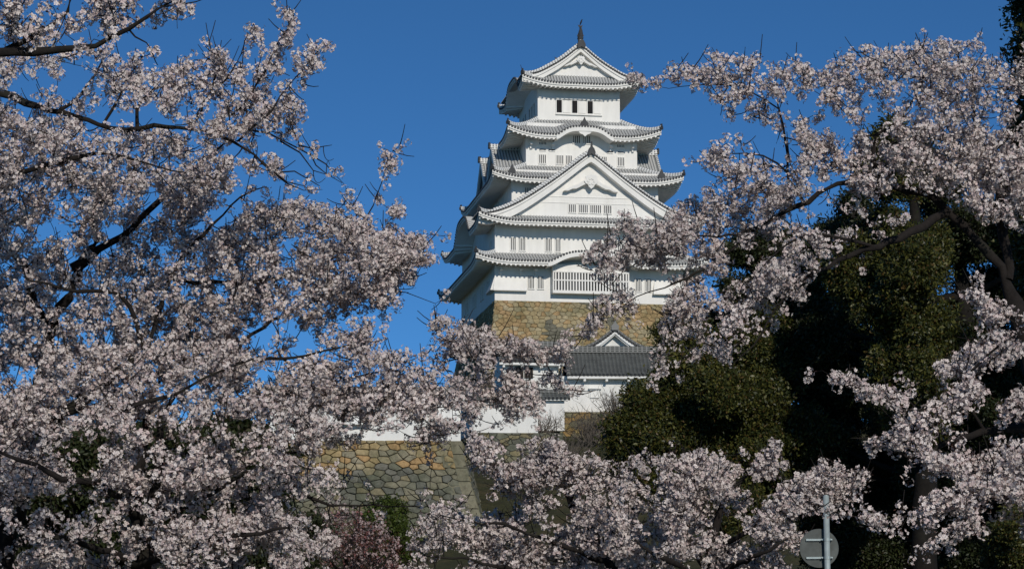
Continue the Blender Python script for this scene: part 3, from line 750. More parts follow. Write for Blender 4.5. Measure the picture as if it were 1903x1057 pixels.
# ------------------------------------------------------------------ lower buildings and walls on the slope
def gable_house(name, label, cat, loc, rz, w, dep, zw0, zw1, rise, over=0.9, mat=PLASTER_OLD, x_over=0.8):
    """a plastered building with a dark tiled gable roof whose ridge runs along the front; local x 0..w, y 0..dep"""
    H = empty(name, loc, label, cat, rz=rz)
    m = MB(); m.box(0, w, 0, dep, zw0, zw1); m.build('wall', mat, H)
    t = MB(); cols = []; n = int((w + 2*x_over) / PITCH_T)
    for i in range(n + 1):
        for o, h in ((0, 0), (.2, .005), (.29, .065), (.5, .10), (.71, .065), (.8, .005)):
            x = -x_over + (i + o) * PITCH_T
            if x <= w + x_over: cols.append((x, h, i + o + .5))
    ym = dep / 2; xs = cols[-1][0]
    for sg in (-1, 1):
        G = []; UV = []
        for k in range(9):
            f = k / 8; y = ym + sg * (ym + over) * f; z = zw1 + rise * ((1 - f) * 0.85 + 0.15 * (1 - f) ** 2) - 0.05
            G.append([(x, y, z + h) for x, h, u in cols]); UV.append([(u, f * (ym + over) * 1.2) for x, h, u in cols])
        t.grid(G, 0, UV)
    roof = t.build('roof', TILE_DARK, H, True)
    m = MB()
    for i in range(n):
        x = -x_over + (i + .5) * PITCH_T
        m.tube([(x, -over - .04, zw1 - .03), (x, -over + .15, zw1 + .05)], .105, 8)
    m.build('end_tiles', DARK_TILE, roof)
    m = MB(); m.sweep([(x, ym, zw1 + rise - .05) for x in np.linspace(-x_over, xs, 8)], .5, .62)
    for xx in (-x_over + .2, xs - .2):
        m.sweep([(xx, ym - (ym + over) * f, zw1 + rise * ((1 - f) * .85 + .15 * (1 - f) ** 2)) for f in np.linspace(0, 1, 7)], .32, .26)
    m.build('main_ridge', RIDGE_DARK, roof)
    m = MB(); m.box(-x_over + .1, xs - .1, -over + .02, .02, zw1 - .30, zw1 - .10)
    k = int(w / 1.6)
    for i in range(k + 1): m.box(i * w / k - .1, i * w / k + .1, -over + .1, 0, zw1 - .52, zw1 - .30)
    m.build('eave', mat, H)
    for xx in (-x_over + .05, xs - .2):
        m = MB(); m.prism([(0, 0), (dep/2 + over, 0), (dep/2, .1)], 0, .1); del m
    g = MB(); g.add([(0, 0, zw1), (0, dep, zw1), (0, dep / 2, zw1 + rise - .2), (w, 0, zw1), (w, dep, zw1), (w, dep / 2, zw1 + rise - .2)], [(0, 1, 2), (3, 5, 4)])
    g.build('gable_wall', mat, H)
    return H

A = P(1045, 708, 207.5); B = P(1045, 764, 207.5); Cc = P(1250, 764, 207.5)
zr = P(1100, 654, 210.5)[2]; ze = P(1100, 699, 206.7)[2]
Y1 = gable_house('gate_turret', 'long white turret with a dark tiled gable roof below the keep', 'turret', (A[0], A[1], 0), R(1.5), Cc[0] - A[0], 6.6, B[2] - 0.5, ze + .12, zr - ze - .1, x_over=-0.3 + 0.0)
m = MB(); p = P(1099, 737, 207.5); q = P(1112, 725, 207.5)
win = bars_window(Y1, p[0] - A[0], q[0] - A[0], 0.0, p[2], q[2], 0, PLASTER_OLD)
m.box(p[0] - A[0] - .1, q[0] - A[0] + .1, -.06, -.02, p[2] - .05, q[2]); m.build('shutter', PLASTER_OLD, win)
m = MB(); m.box(p[0]-A[0]-.25, q[0]-A[0]+.25, -.28, 0, q[2]+.1, q[2]+.2); m.build('window_hood', PLASTER_OLD, win)

# a second roof behind it, its gable end turned to the front
a = P(1142, 613, 221.0); bl = P(1086, 650, 221.0); br = P(1198, 650, 221.0)
G2 = empty('gabled_turret', (a[0], a[1], 0), 'small dark roofed turret whose white triangular gable peeks over the long roof', 'turret', rz=R(3))
hw = (br[0] - bl[0]) / 2
gable_front(G2, [(0, a[2] - .1), (hw * .3, a[2] - .75), (hw * .65, bl[2] + .45), (hw, bl[2])], -.5, .35, 7.0, bl[2] - .4, .5, TILE_DARK, RIDGE_DARK, PLASTER_OLD, None, 1, False, nm='gable')
m = MB(); m.sweep([(0, y, a[2] - .12) for y in np.linspace(-.5, 7, 6)], .4, .5)
m.prism([(-.3, a[2] - .1), (-.36, a[2] + .3), (-.1, a[2] + .55), (0, a[2] + .9), (.1, a[2] + .55), (.36, a[2] + .3), (.3, a[2] - .1)], -.7, -.5); m.build('main_ridge', RIDGE_DARK, G2)
m = MB(); m.box(-hw + 1, hw - 1, .5, 6.8, bl[2] - 6, bl[2] - .2); m.build('wall', PLASTER_OLD, G2)

# the lower wing beside it
A2 = P(934, 721, 209.0); ze2 = P(934, 673, 208.2)[2]; zr2 = P(934, 645, 211.0)[2]; w2 = P(1040, 721, 209.0)[0] - A2[0]
Y2 = gable_house('side_turret', 'lower white turret wing with two barred windows and dark roof beside the long turret', 'turret', (A2[0], A2[1], 0), TH, w2, 4.6, A2[2] - 1.5, ze2 + .12, zr2 - ze2, over=.8, x_over=0.5)
for x0, x1 in ((958.5, 971), (977, 989)):
    p = P(x0, 700, 209.3); q = P(x1, 684, 209.3)
    bars_window(Y2, p[0] - A2[0], q[0] - A2[0], 0.0, p[2], q[2], 3, OLD_WOOD)

def plaster_wall(name, label, x0px, x1px, ytop, ybot, d, rz=0.0, thick=0.7, ret=0.0, cap=True, mat=PLASTER_OLD, zlow=None):
    """plastered parapet wall under a small tiled roof, optionally with a return running back from its first end"""
    a, b = P(x0px, ybot, d), P(x1px, ybot, d); zt = P(x0px, ytop, d)[2]; L = (b[0] - a[0]) / math.cos(rz)
    zb = a[2] if zlow is None else zlow
    W = empty(name, (a[0], a[1], 0), label, 'wall', rz=rz)
    m = MB(); m.box(0, L, 0, thick, zb, zt)
    if ret: m.box(0, thick, thick, ret, zb, zt)
    m.build('plaster', mat, W)
    if cap:
        t = MB(); n = int((L + .8) / PITCH_T); cols = []
        for i in range(n + 1):
            for o, h in ((0, 0), (.2, .005), (.29, .06), (.5, .09), (.71, .06), (.8, .005)): cols.append((-.4 + (i + o) * PITCH_T, h, i + o + .5))
        for sg in (-1, 1):
            G = []; UV = []
            for k in range(4):
                f = k / 3; y = thick/2 + sg * (thick/2 + .55) * f
                G.append([(x, y, zt + .62 * (1 - f) + h) for x, h, u in cols]); UV.append([(u, f * 1.1) for x, h, u in cols])
            t.grid(G, 0, UV)
        roof = t.build('roof', TILE_DARK, W, True)
        r = MB(); r.sweep([(x, thick/2, zt + .6) for x in np.linspace(-.4, L + .4, 8)], .34, .32); r.build('ridge', RIDGE_DARK, roof)
        e = MB()
        for i in range(n): e.tube([(-.4 + (i + .5) * PITCH_T, -.58, zt + .02), (-.4 + (i + .5) * PITCH_T, -.4, zt + .1)], .1, 7)
        e.build('end_tiles', DARK_TILE, roof)
        s = MB(); s.box(-.3, L + .3, -.45, .02, zt - .12, zt - .02); s.build('eave', mat, W)
    return W
plaster_wall('plaster_wall', 'white plaster wall with tiled coping stepping down before the side turret', 966, 1049, 742, 800, 204.5, 0.0)
W2 = plaster_wall('bailey_wall', 'white plaster wall with a shaded return corner above the mossy bank', 877, 1000, 748, 803, 194.0, TH, 0.8, 6.6)
W3 = plaster_wall('parapet_wall', 'long low white plaster wall on top of the grey green stone rampart', 500, 856, 741, 822, 170.0, 0.0, 0.7)
ox = P(500, 822, 170.0)[0]
for xa, xb in ((802, 852), (640, 690)):
    p, q = P(xa, 786, 170), P(xb, 762, 170)
    m = MB(); x0, x1 = p[0] - ox, q[0] - ox
    m.hexa([(x0, -.55, p[2]), (x1, -.55, p[2]), (x1, 0, p[2]), (x0, 0, p[2])], [(x0, -.03, q[2] + 1.0), (x1, -.03, q[2] + 1.0), (x1, 0, q[2] + 1.0), (x0, 0, q[2] + 1.0)])
    m.box(x0 - .06, x1 + .06, -.62, 0, p[2] - .14, p[2]); m.build('dropping_hood', PLASTER_OLD, W3)

zt = P(857, 818, 170)[2]; xl, xr = P(440, 818, 170)[0], P(857, 818, 170)[0]
# rampart: sandy stones in the upper courses, grey green ones lower down
zmid = P(857, 868, 170)[2]
def rampart():
    Rm = empty('stone_rampart', (0, 170.0, 0), 'battered fieldstone rampart, sandy stones above grey green ones, below the long plaster wall', 'stone wall')
    z0 = 9.0; H = zt - z0
    def d(z): return 2.6 * ((zt - z) / H) ** 1.35
    m = MB(); G = []
    for k in range(13):
        z = z0 + (zt - z0) * k / 12; e = d(z) - .06
        G.append([(xl, 12, z), (xl, -e, z), (xr + e, -e, z), (xr + e + .4, 12 + e, z)])
    m.grid(G); m.add([(x, y, z - .03) for x, y, z in G[-1]], [(0, 1, 2, 3)]); m.build('core', GAP, Rm)
    n1 = vn3(17)
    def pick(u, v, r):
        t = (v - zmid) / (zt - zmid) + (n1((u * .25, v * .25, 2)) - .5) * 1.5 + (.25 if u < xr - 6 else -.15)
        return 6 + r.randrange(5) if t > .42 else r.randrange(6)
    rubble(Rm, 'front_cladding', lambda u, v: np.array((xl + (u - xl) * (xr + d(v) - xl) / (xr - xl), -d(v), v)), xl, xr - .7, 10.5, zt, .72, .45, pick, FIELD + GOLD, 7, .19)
    rubble(Rm, 'return_cladding', lambda u, v: np.array((xr + d(v) + .034 * u, u, v)), .8, 11, 10.5, zt, .98, .62, lambda u, v, r: r.randrange(6), FIELD, 8, .12, (1, 0, 0))
    # big corner stones, alternating long and short
    m = MB(); n = 9
    for k in range(n):
        za, zb = z0 + H * k / n, z0 + H * (k + 1) / n - .05; ea, eb = d(za) + .05, d(zb) + .05
        l, s = (1.6, .8) if k % 2 else (.8, 1.6)
        m.hexa([(xr + ea - l, -ea - .08, za), (xr + ea, -ea - .08, za), (xr + ea, s, za), (xr + ea - l, s, za)], [(xr + eb - l, -eb - .08, zb), (xr + eb, -eb - .08, zb), (xr + eb, s, zb), (xr + eb - l, s, zb)])
    m.build('corner_stones', FIELD[1], Rm)
rampart()
pa, pb = P(1041, 765, 206.5), P(1250, 765, 206.5)
stone_block('retaining_wall', (pa[0], pb[0], 0, 4), 17.0, pa[2], 1.2, STONE_GOLD, 'short sandy stone wall under the long white turret, half hidden by dry bushes', loc=(0, 206.5, 0))
pa, pb = P(874, 804, 193.7), P(1046, 804, 193.7)
stone_block('terrace_wall', (pa[0], pb[0], 0, 7), 15.0, pa[2], 0.8, STONE_LOW, 'low mossy stone terrace wall on the bank below the return corner', loc=(0, 193.7, 0))

# ------------------------------------------------------------------ road sign seen from behind
def road_sign():
    c = P(1521, 1018, 38.0); pp = P(1535, 921, 37.9)
    S = empty('road_sign', (pp[0], pp[1], 0), 'round grey road sign seen from behind on a galvanised post', 'road sign', rz=R(-6))
    m = MB(); m.tube([(0, 0, -.3), (0, 0, pp[2])], .046, 16); m.tube([(0, 0, pp[2]), (0, 0, pp[2] + .015)], [.046, .03], 16); m.build('post', STEEL, S, True)
    dx = c[0] - pp[0]; m = MB(); n = 48; rr = .30
    rings = [(rr, .085), (rr + .004, .10), (rr - .004, .112)]
    vs = [(dx + r * math.cos(2*math.pi*k/n), y, c[2] + r * math.sin(2*math.pi*k/n)) for r, y in rings for k in range(n)]
    fs = [tuple(range(n)), tuple(range(3*n - 1, 2*n - 1, -1))] + [(i*n+k, i*n+(k+1) % n, (i+1)*n+(k+1) % n, (i+1)*n+k) for i in range(2) for k in range(n)]
    m.add(vs, fs); m.build('disc', SIGN_BACK, S)
    for dz in (.13, -.15):
        m = MB(); z = c[2] + dz
        m.box(dx - .2, dx + .2, .052, .084, z - .018, z - .012); m.box(dx - .2, dx + .2, .052, .056, z - .018, z + .018); m.box(dx - .2, dx + .2, .052, .084, z + .012, z + .018)
        m.tube([(0, 0, z - .022), (0, 0, z + .022)], .052, 16); m.build('bracket', STEEL, S)
        b = MB(); b.tube([(-.075, .0, z), (-.075, .05, z)], .012, 8); b.tube([(.075, 0, z), (.075, .05, z)], .012, 8); b.build('bolt', STEEL, S)
road_sign()

# ------------------------------------------------------------------ trees
def mesh_np(name, V, F, mats, mi, parent, smooth=False):
    """V n x 3, F m x k quads (or tris); material index per face"""
    me = bpy.data.meshes.new(name); n, k = F.shape
    me.vertices.add(len(V)); me.vertices.foreach_set('co', np.ascontiguousarray(V, np.float32).ravel())
    me.loops.add(n * k); me.loops.foreach_set('vertex_index', np.ascontiguousarray(F, np.int32).ravel())
    me.polygons.add(n); me.polygons.foreach_set('loop_start', np.arange(0, n * k, k, dtype=np.int32))
    try: me.polygons.foreach_set('loop_total', np.full(n, k, np.int32))
    except Exception: pass
    for m in mats: me.materials.append(m)
    me.polygons.foreach_set('material_index', np.ascontiguousarray(mi, np.int32))
    if smooth: me.polygons.foreach_set('use_smooth', np.ones(n, bool))
    me.update(calc_edges=True)
    o = bpy.data.objects.new(name, me); COL.objects.link(o); o.parent = parent; return o

def rot_mats(rng, n):
    q = rng.normal(size=(n, 4)); q /= np.linalg.norm(q, axis=1)[:, None]
    a, b, c, d = q.T
    return np.stack([np.stack([1-2*(c*c+d*d), 2*(b*c-a*d), 2*(b*d+a*c)], -1), np.stack([2*(b*c+a*d), 1-2*(b*b+d*d), 2*(c*d-a*b)], -1), np.stack([2*(b*d-a*c), 2*(c*d+a*b), 1-2*(b*b+c*c)], -1)], 1)

def flower(rng, c, nrm, r, petals):
    nrm = nrm / np.linalg.norm(nrm); a = np.cross(nrm, rng.normal(size=3)); a /= np.linalg.norm(a); b = np.cross(nrm, a)
    V = []; cup = rng.uniform(.1, .4); w = math.pi / petals * 1.05
    for k in range(petals):
        t = 2 * math.pi * k / petals + rng.uniform(-.1, .1); rr = r * rng.uniform(.88, 1.08)
        def pt(ang, rad, h): return c + (a * math.cos(ang) + b * math.sin(ang)) * rad + nrm * h
        V += [pt(t, .06 * rr, 0), pt(t - w * .85, .68 * rr, cup * rr * .62), pt(t, rr, cup * rr), pt(t + w * .85, .68 * rr, cup * rr * .62)]
    return V
def cluster_templates(rng, n, flowers, petals, R0, rf, red=0.28):
    out = []
    for _ in range(n):
        V = []; M = []
        nf = int(rng.integers(flowers - 2, flowers + 3))
        for _k in range(nf):
            d = rng.normal(size=3); d /= np.linalg.norm(d)
            c = d * R0 * rng.uniform(.75, 1.1)
            V += flower(rng, c, d + rng.normal(size=3) * .26, rf * rng.uniform(.85, 1.12), petals); M += [1 if rng.random() < .3 else 0] * petals
        for _k in range(max(1, int(nf * red))):      # calyces, stalks and young leaves
            d = rng.normal(size=3); d /= np.linalg.norm(d); c = d * R0 * rng.uniform(.1, 1.15); e = rng.normal(size=3); e /= np.linalg.norm(e); l = rf * rng.uniform(.7, 1.5)
            f = np.cross(d, e); V += [c, c + d * l * .5 + f * l * .2, c + d * l, c + d * l * .5 - f * l * .2]; M.append(2)
        out.append((np.array(V), np.array(M)))
    return out
RNG = np.random.default_rng(11)
CL_NEAR = cluster_templates(RNG, 28, 10, 5, .048, .0205, .9)
CL_MID = cluster_templates(RNG, 24, 10, 5, .050, .0215, .9)
CL_FAR = cluster_templates(RNG, 24, 9, 4, .075, .035, .9)
CL_RED = cluster_templates(RNG, 20, 4, 3, .10, .034, 2.6)

def scatter(name, pts, tmpl, mats, parent, rng, smin=.8, smax=1.2, hide=None):
    pts = np.asarray(pts); k = rng.integers(0, len(tmpl), len(pts)); Vs, Fs, Ms = [], [], []; o = 0
    for t, (tv, tm) in enumerate(tmpl):
        c = pts[k == t]
        if not len(c): continue
        Rm = rot_mats(rng, len(c)); s = rng.uniform(smin, smax, len(c))
        V = np.einsum('nij,vj->nvi', Rm, tv) * s[:, None, None] + c[:, None, :]
        V = V.reshape(-1, 3); Vs.append(V); nq = len(V) // 4
        Fs.append(np.arange(o, o + nq * 4, dtype=np.int32).reshape(-1, 4)); o += nq * 4
        Ms.append(np.tile(tm, len(c)))
    return mesh_np(name, np.concatenate(Vs), np.concatenate(Fs), mats, np.concatenate(Ms), parent)

def tubes_np(name, paths, mat, parent, sides=5):
    """all limbs of one tree as one mesh: paths = [(points n x 3, radii n)]"""
    Vs, Fs = [], []; o = 0; an = np.arange(sides) * 2 * math.pi / sides; ca, sa = np.cos(an), np.sin(an)
    for pts, rad in paths:
        pts = np.asarray(pts); rad = np.asarray(rad); n = len(pts)
        T = np.gradient(pts, axis=0); T /= np.linalg.norm(T, axis=1)[:, None] + 1e-9
        ref = np.where(np.abs(T[:, 2:3]) > .9, np.array([[1., 0, 0]]), np.array([[0., 0, 1.]]))
        A_ = np.cross(T, ref); A_ /= np.linalg.norm(A_, axis=1)[:, None] + 1e-9; B_ = np.cross(T, A_)
        V = pts[:, None, :] + rad[:, None, None] * (ca[None, :, None] * A_[:, None, :] + sa[None, :, None] * B_[:, None, :])
        Vs.append(V.reshape(-1, 3)); i = np.arange(n - 1)[:, None] * sides; k = np.arange(sides)[None, :]; k2 = (k + 1) % sides
        Fs.append((np.stack([i + k, i + k2, i + sides + k2, i + sides + k], -1) + o).reshape(-1, 4)); o += n * sides
    F = np.concatenate(Fs); return mesh_np(name, np.concatenate(Vs), F, [mat], np.zeros(len(F), int), parent, True)

def in_poly(x, y, poly):
    p = np.array(poly, float); x1, y1 = p[:, 0], p[:, 1]; x2, y2 = np.roll(x1, -1), np.roll(y1, -1)
    c = ((y1[None] > y[:, None]) != (y2[None] > y[:, None])) & (x[:, None] < (x2 - x1)[None] * (y[:, None] - y1[None]) / (y2 - y1 + 1e-9)[None] + x1[None])
    return c.sum(1) % 2 == 1
class VNoise:
    """smooth value noise in 3D, for clumps and gaps"""
    def __init__(s, seed): s.g = np.random.default_rng(seed).random((32, 32, 32))
    def __call__(s, p):
        i = np.floor(p).astype(int); f = p - i; f = f * f * (3 - 2 * f); r = 0
        for dx in (0, 1):
            for dy in (0, 1):
                for dz in (0, 1):
                    wt = (f[:, 0] if dx else 1 - f[:, 0]) * (f[:, 1] if dy else 1 - f[:, 1]) * (f[:, 2] if dz else 1 - f[:, 2])
                    r = r + wt * s.g[(i[:, 0] + dx) % 32, (i[:, 1] + dy) % 32, (i[:, 2] + dz) % 32]
        return r

def limb(pts, jit, rng, step=.14):
    """a limb from (px, py, distance, radius) stations, resampled with small wobbles"""
    W = np.array([P(x, y, d) for x, y, d, r in pts]); rad = np.array([p[3] for p in pts]); 
    seg = np.linalg.norm(np.diff(W, axis=0), axis=1); L = np.concatenate([[0], np.cumsum(seg)]); n = max(4, int(L[-1] / step))
    # Catmull-Rom through the stations
    Q = np.vstack([2*W[0]-W[1], W, 2*W[-1]-W[-2]]); out = []; rr = []
    for t in np.linspace(0, L[-1], n):
        i = min(len(seg) - 1, int(np.searchsorted(L, t, side='right') - 1)); u = (t - L[i]) / seg[i]; a, b, c, d = Q[i:i+4]
        out.append(.5 * (2*b + (c-a)*u + (2*a-5*b+4*c-d)*u*u + (3*b-a-3*c+d)*u**3)); rr.append(rad[i] + (rad[i+1] - rad[i]) * u)
    out = np.array(out); wob = rng.normal(size=(n, 3)) * jit * step; wob = (wob + np.roll(wob, 1, 0) + np.roll(wob, -1, 0)) / 2; wob[0] = 0
    return out + wob, np.array(rr)

def cherry(label, group, base, limbs, regions, seed, tmpl=None, mats=None, scale=1.0, spacing=.155, bare=(), name='cherry_tree', crown='blossom', twig_r=.0072, max_len=1.6, jit=.2, clump=1.3, bark=None, dg=.085, dens=1.0, thin=.64, on_limb=.6, spurs=4.0):
    """limbs: lists of (px, py, distance, radius); regions: (polygon in px, distance, half depth, attractors, gap level) filled with flowering twigs grown from the limbs"""
    rng = np.random.default_rng(seed); T = empty(name, base, label, 'cherry tree' if name == 'cherry_tree' else name.replace('_', ' '), group)
    b0 = np.array(base); vn = VNoise(seed + 5)
    main = [limb(l, jit, rng) for l in limbs]; main = [(p, r * thin * (1 + .13 * np.convolve(rng.normal(size=len(r) + 2), (.5, .8, .5), 'valid'))) for p, r in main]
    tubes_np('trunk', [(p - b0, r) for p, r in main], bark or BARK, T, 9)
    N = np.concatenate([p for p, r in main]); NR = np.concatenate([r for p, r in main])
    cap_ = 400000; nodes = np.zeros((cap_, 3), np.float32); nr = np.zeros(cap_, np.float32); cnt = len(N); nodes[:cnt] = N; nr[:cnt] = NR
    att = []
    for poly, d, hd, n, gap in regions:
        p = np.array(poly, float); got = 0; tries = 0; gap += dg; hd *= .75; n = int(n * dens)
        while got < n and tries < 40:
            tries += 1; m = n * 3
            x = rng.uniform(p[:, 0].min(), p[:, 0].max(), m); y = rng.uniform(p[:, 1].min(), p[:, 1].max(), m)
            k = in_poly(x, y, poly); x, y = x[k], y[k]; dd = d + rng.uniform(-hd, hd, len(x))
            W = np.array([P(a, b, c) for a, b, c in zip(x, y, dd)]).reshape(-1, 3)
            if not len(W): continue
            k = .42 * vn(W * np.array((1, .5, 1)) * clump * 1.2 / scale) + .58 * vn(W * np.array((1, .6, 1)) * clump * 2.6 / scale + 7) > gap + rng.uniform(-.07, .07, len(W)); W = W[k][:n - got]; att.append(W); got += len(W)
    for p, r in main:                                 # spurs and short twigs on the thinner limbs
        k = (r < .032 * scale) & (rng.random(len(r)) < on_limb)
        if k.any(): att.append(p[k] + rng.normal(size=(int(k.sum()), 3)) * .13 * scale)
    att = np.concatenate(att)
    # nearest first, so that twigs chain outwards
    d0 = np.full(len(att), 1e9)
    for i in range(0, len(N), 400): d0 = np.minimum(d0, np.linalg.norm(att[:, None] - N[None, i:i+400], axis=2).min(1))
    order = np.argsort(d0); twigs = []; fl = []
    for i in order:
        a = att[i]; dv = np.linalg.norm(nodes[:cnt] - a, axis=1) + np.minimum(.25, nr[:cnt] * 0) ; j = int(dv.argmin()); L = float(dv[j])
        if L < .05 * scale: continue
        s = nodes[j].astype(float); v = a - s; n = max(3, min(14, int(L / (.09 * scale)) + 2)); t = np.linspace(0, 1, n)[:, None]
        side = np.cross(v, rng.normal(size=3)); side /= np.linalg.norm(side) + 1e-9
        pth = s + v * t + side * (np.sin(t * math.pi) * L * rng.uniform(-.16, .16)) + np.array((0, 0, 1.)) * np.sin(t * math.pi) * L * rng.uniform(-.12, .06)
        pth[1:-1] += rng.normal(size=(n - 2, 3)) * .012 * scale
        r0 = min(nr[j] * .75, (twig_r + .006 * min(L, 2.0)) * scale); r1 = twig_r * .5 * scale; rad = np.linspace(r0, r1, n)
        twigs.append((pth - b0, rad)); k = n - 1
        nodes[cnt:cnt+k] = pth[1:]; nr[cnt:cnt+k] = rad[1:]; cnt += k
        for _ in range(int(rng.poisson(spurs * min(L, 1.2)))):
            c0 = pth[rng.integers(1, n)]; v2 = rng.normal(size=3); v2 += v / (L + 1e-6) * .9; v2 *= rng.uniform(.08, .27) * scale / np.linalg.norm(v2); u2 = np.linspace(0, 1, 4)[:, None]
            twigs.append((c0 + v2 * u2 + np.array((0, 0, .06 * scale)) * u2 ** 2 - b0, np.linspace(.0062, .0035, 4) * scale))
        # flowers along the outer part of the twig and round its tip
        m = max(1, int(min(L, max_len) / (spacing * scale))); u = rng.uniform(max(.12, 1 - max_len / L), 1.0, m)
        q = np.stack([np.interp(u, t[:, 0], pth[:, c]) for c in range(3)], -1) + rng.normal(size=(m, 3)) * .022 * scale
        fl.append(q); fl.append(a + rng.normal(size=(int(rng.integers(1, 3)), 3)) * .034 * scale)
    for bl in bare:                                   # bare twigs
        p, r = limb(bl, .2, rng); twigs.append((p - b0, r))
        for k in range(2, len(p) - 1, 2):
            l = rng.uniform(.10, .26); sd_ = rng.normal(size=3) * .25 + np.array((.35, 0, 0)); dn = -1 if rng.random() < .75 else .8; u = np.linspace(0, 1, 8)[:, None]
            q = p[k] + l * (sd_ * (u ** 2) + np.array((0, 0, dn * 1.0)) * (np.sin(u * 2.1)) * .75)
            twigs.append((q - b0, np.linspace(.0045, .0025, 8)))
    tubes_np('twigs', twigs, bark or BARK, T, 4)
    if tmpl is not None:
        fl = np.concatenate(fl); scatter(crown, fl - b0, tmpl, mats, T, rng)
    return T

GRP = 'blossoming cherry trees round the castle view'
def base_at(px, py, d):
    q = P(px, py, d); return (float(q[0]), float(q[1]), hill_z(q[0], q[1]))

# nearest tree: only its lowest bough enters the picture
d = 17.0; bs = (float(P(-260, 100, d)[0]), d, 0.0)
cherry('nearest cherry tree whose thick dark bough reaches in at the upper corner of the sky', GRP, bs,
       [[(-262, 1780, d, .20), (-258, 1100, d, .17), (-250, 500, d, .15), (-190, 190, d, .11), (-90, 118, d, .07), (0, 98, d, .050), (68, 92, d, .044), (163, 80, d-.1, .036), (211, 63, d-.1, .03), (255, 49, d-.2, .022), (296, 20, d-.2, .014), (323, -4, d-.2, .008)],
        [(-100, 120, d, .05), (-20, 100, d+.3, .04), (44, 78, d+.4, .034), (102, 51, d+.4, .026), (136, 0, d+.4, .02), (150, -50, d+.4, .015)]],
       [([(-150, -60), (200, -60), (195, 30), (120, 60), (60, 85), (-150, 90)], d+.3, .6, 150, .38), ([(190, -40), (345, -30), (345, 25), (300, 30), (260, 45), (210, 55), (170, 40)], d, .3, 42, .3)],
       21, CL_NEAR, PETAL, bare=[[(300, 18, d-.2, .006), (318, 28, d-.2, .004), (332, 36, d-.2, .003), (335, 52, d-.2, .002)]])

# upper tree with the long shoots against the sky
d = 24.0; bs = (float(P(-150, 900, d)[0]), d, 0.0)
cherry('tall cherry tree with long flowering shoots rising against the sky and drooping bare twig tips', GRP, bs,
       [[(-150, 1440, d, .24), (-148, 1000, d, .20), (-142, 600, d, .17), (-120, 300, d, .13), (-60, 190, d, .09), (0, 165, d, .075), (51, 186, d, .066), (112, 204, d-.1, .056), (191, 232, d-.1, .045), (255, 238, d-.2, .038), (306, 237, d-.2, .033), (392, 245, d-.3, .026), (443, 272, d-.4, .02), (487, 300, d-.4, .015), (521, 334, d-.4, .01), (579, 362, d-.4, .006)],
        [(392, 245, d-.3, .026), (430, 243, d-.2, .02), (477, 249, d-.1, .017), (545, 269, d, .013), (606, 300, d, .009), (640, 342, d, .005)],
        [(255, 238, d-.2, .03), (262, 200, d, .022), (300, 160, d+.2, .016), (341, 170, d+.3, .012)],
        [(392, 245, d-.3, .022), (440, 205, d-.2, .02), (480, 150, d-.1, .017), (515, 95, d, .012), (545, 30, d, .006)],
        [(443, 262, d-.4, .018), (500, 215, d-.4, .017), (540, 150, d-.3, .014), (575, 105, d-.3, .010), (606, 78, d-.2, .006)],
        [(350, 240, d-.2, .02), (385, 175, d, .016), (405, 85, d+.1, .007)], [(385, 190, d, .014), (440, 120, d+.2, .01), (472, 48, d+.2, .006)],
        [(191, 232, d, .02), (225, 160, d+.1, .014), (265, 100, d+.2, .006)], [(112, 204, d-.1, .03), (170, 150, d+.3, .02), (190, 100, d+.5, .01)],
        [(-120, 300, d, .10), (-30, 330, d-.5, .06), (60, 310, d-.8, .045), (150, 290, d-1, .03), (260, 300, d-1, .018), (340, 320, d-1, .01)],
        [(-120, 350, d, .1), (-40, 230, d+1, .05), (60, 260, d+1.2, .04), (140, 330, d+1.2, .03)]],
       [([(-60, 90), (140, 90), (200, 90), (268, 135), (300, 150), (345, 115), (400, 95), (460, 130), (500, 170), (530, 200), (470, 270), (430, 290), (400, 330), (300, 350), (250, 400), (-60, 420)], d, 1.3, 560, .48),
        ([(525, 40), (540, 14), (560, 26), (550, 60), (530, 110), (500, 160), (470, 190), (455, 170), (490, 110)], d, .25, 46, .25), ([(575, 90), (600, 62), (616, 78), (600, 120), (570, 165), (520, 220), (495, 235), (500, 200), (545, 140)], d-.2, .25, 44, .25),
        ([(396, 90), (415, 80), (420, 130), (405, 180), (385, 190)], d, .2, 18, .25), ([(440, 100), (468, 40), (482, 55), (465, 110), (445, 150), (420, 160)], d+.2, .2, 18, .25),
        ([(205, 150), (260, 95), (272, 105), (240, 150), (215, 175)], d+.2, .2, 15, .25), ([(285, 130), (350, 110), (362, 150), (330, 190), (290, 180)], d+.2, .3, 24, .3),
        ([(510, 225), (555, 200), (568, 212), (555, 235), (545, 262), (510, 262)], d, .2, 14, .3), ([(380, 280), (440, 300), (520, 300), (515, 345), (430, 360), (360, 360)], d-.4, .5, 60, .42),
        ([(-60, 200), (250, 240), (200, 330), (0, 390), (-60, 400)], d-1, .4, 170, .4)],
       22, CL_NEAR, PETAL, clump=1.5,
       bare=[[(521, 320, d-.4, .008), (560, 330, d-.4, .006), (600, 355, d-.4, .004)], [(520, 262, d, .009), (560, 290, d, .007), (580, 322, d, .005), (615, 330, d, .003)], [(555, 270, d, .008), (590, 268, d, .005), (612, 262, d, .003)], [(575, 282, d, .008), (606, 318, d, .005), (640, 338, d, .003)], [(487, 300, d-.4, .01), (520, 345, d-.4, .007), (560, 358, d-.4, .004), (598, 352, d-.4, .002)]])

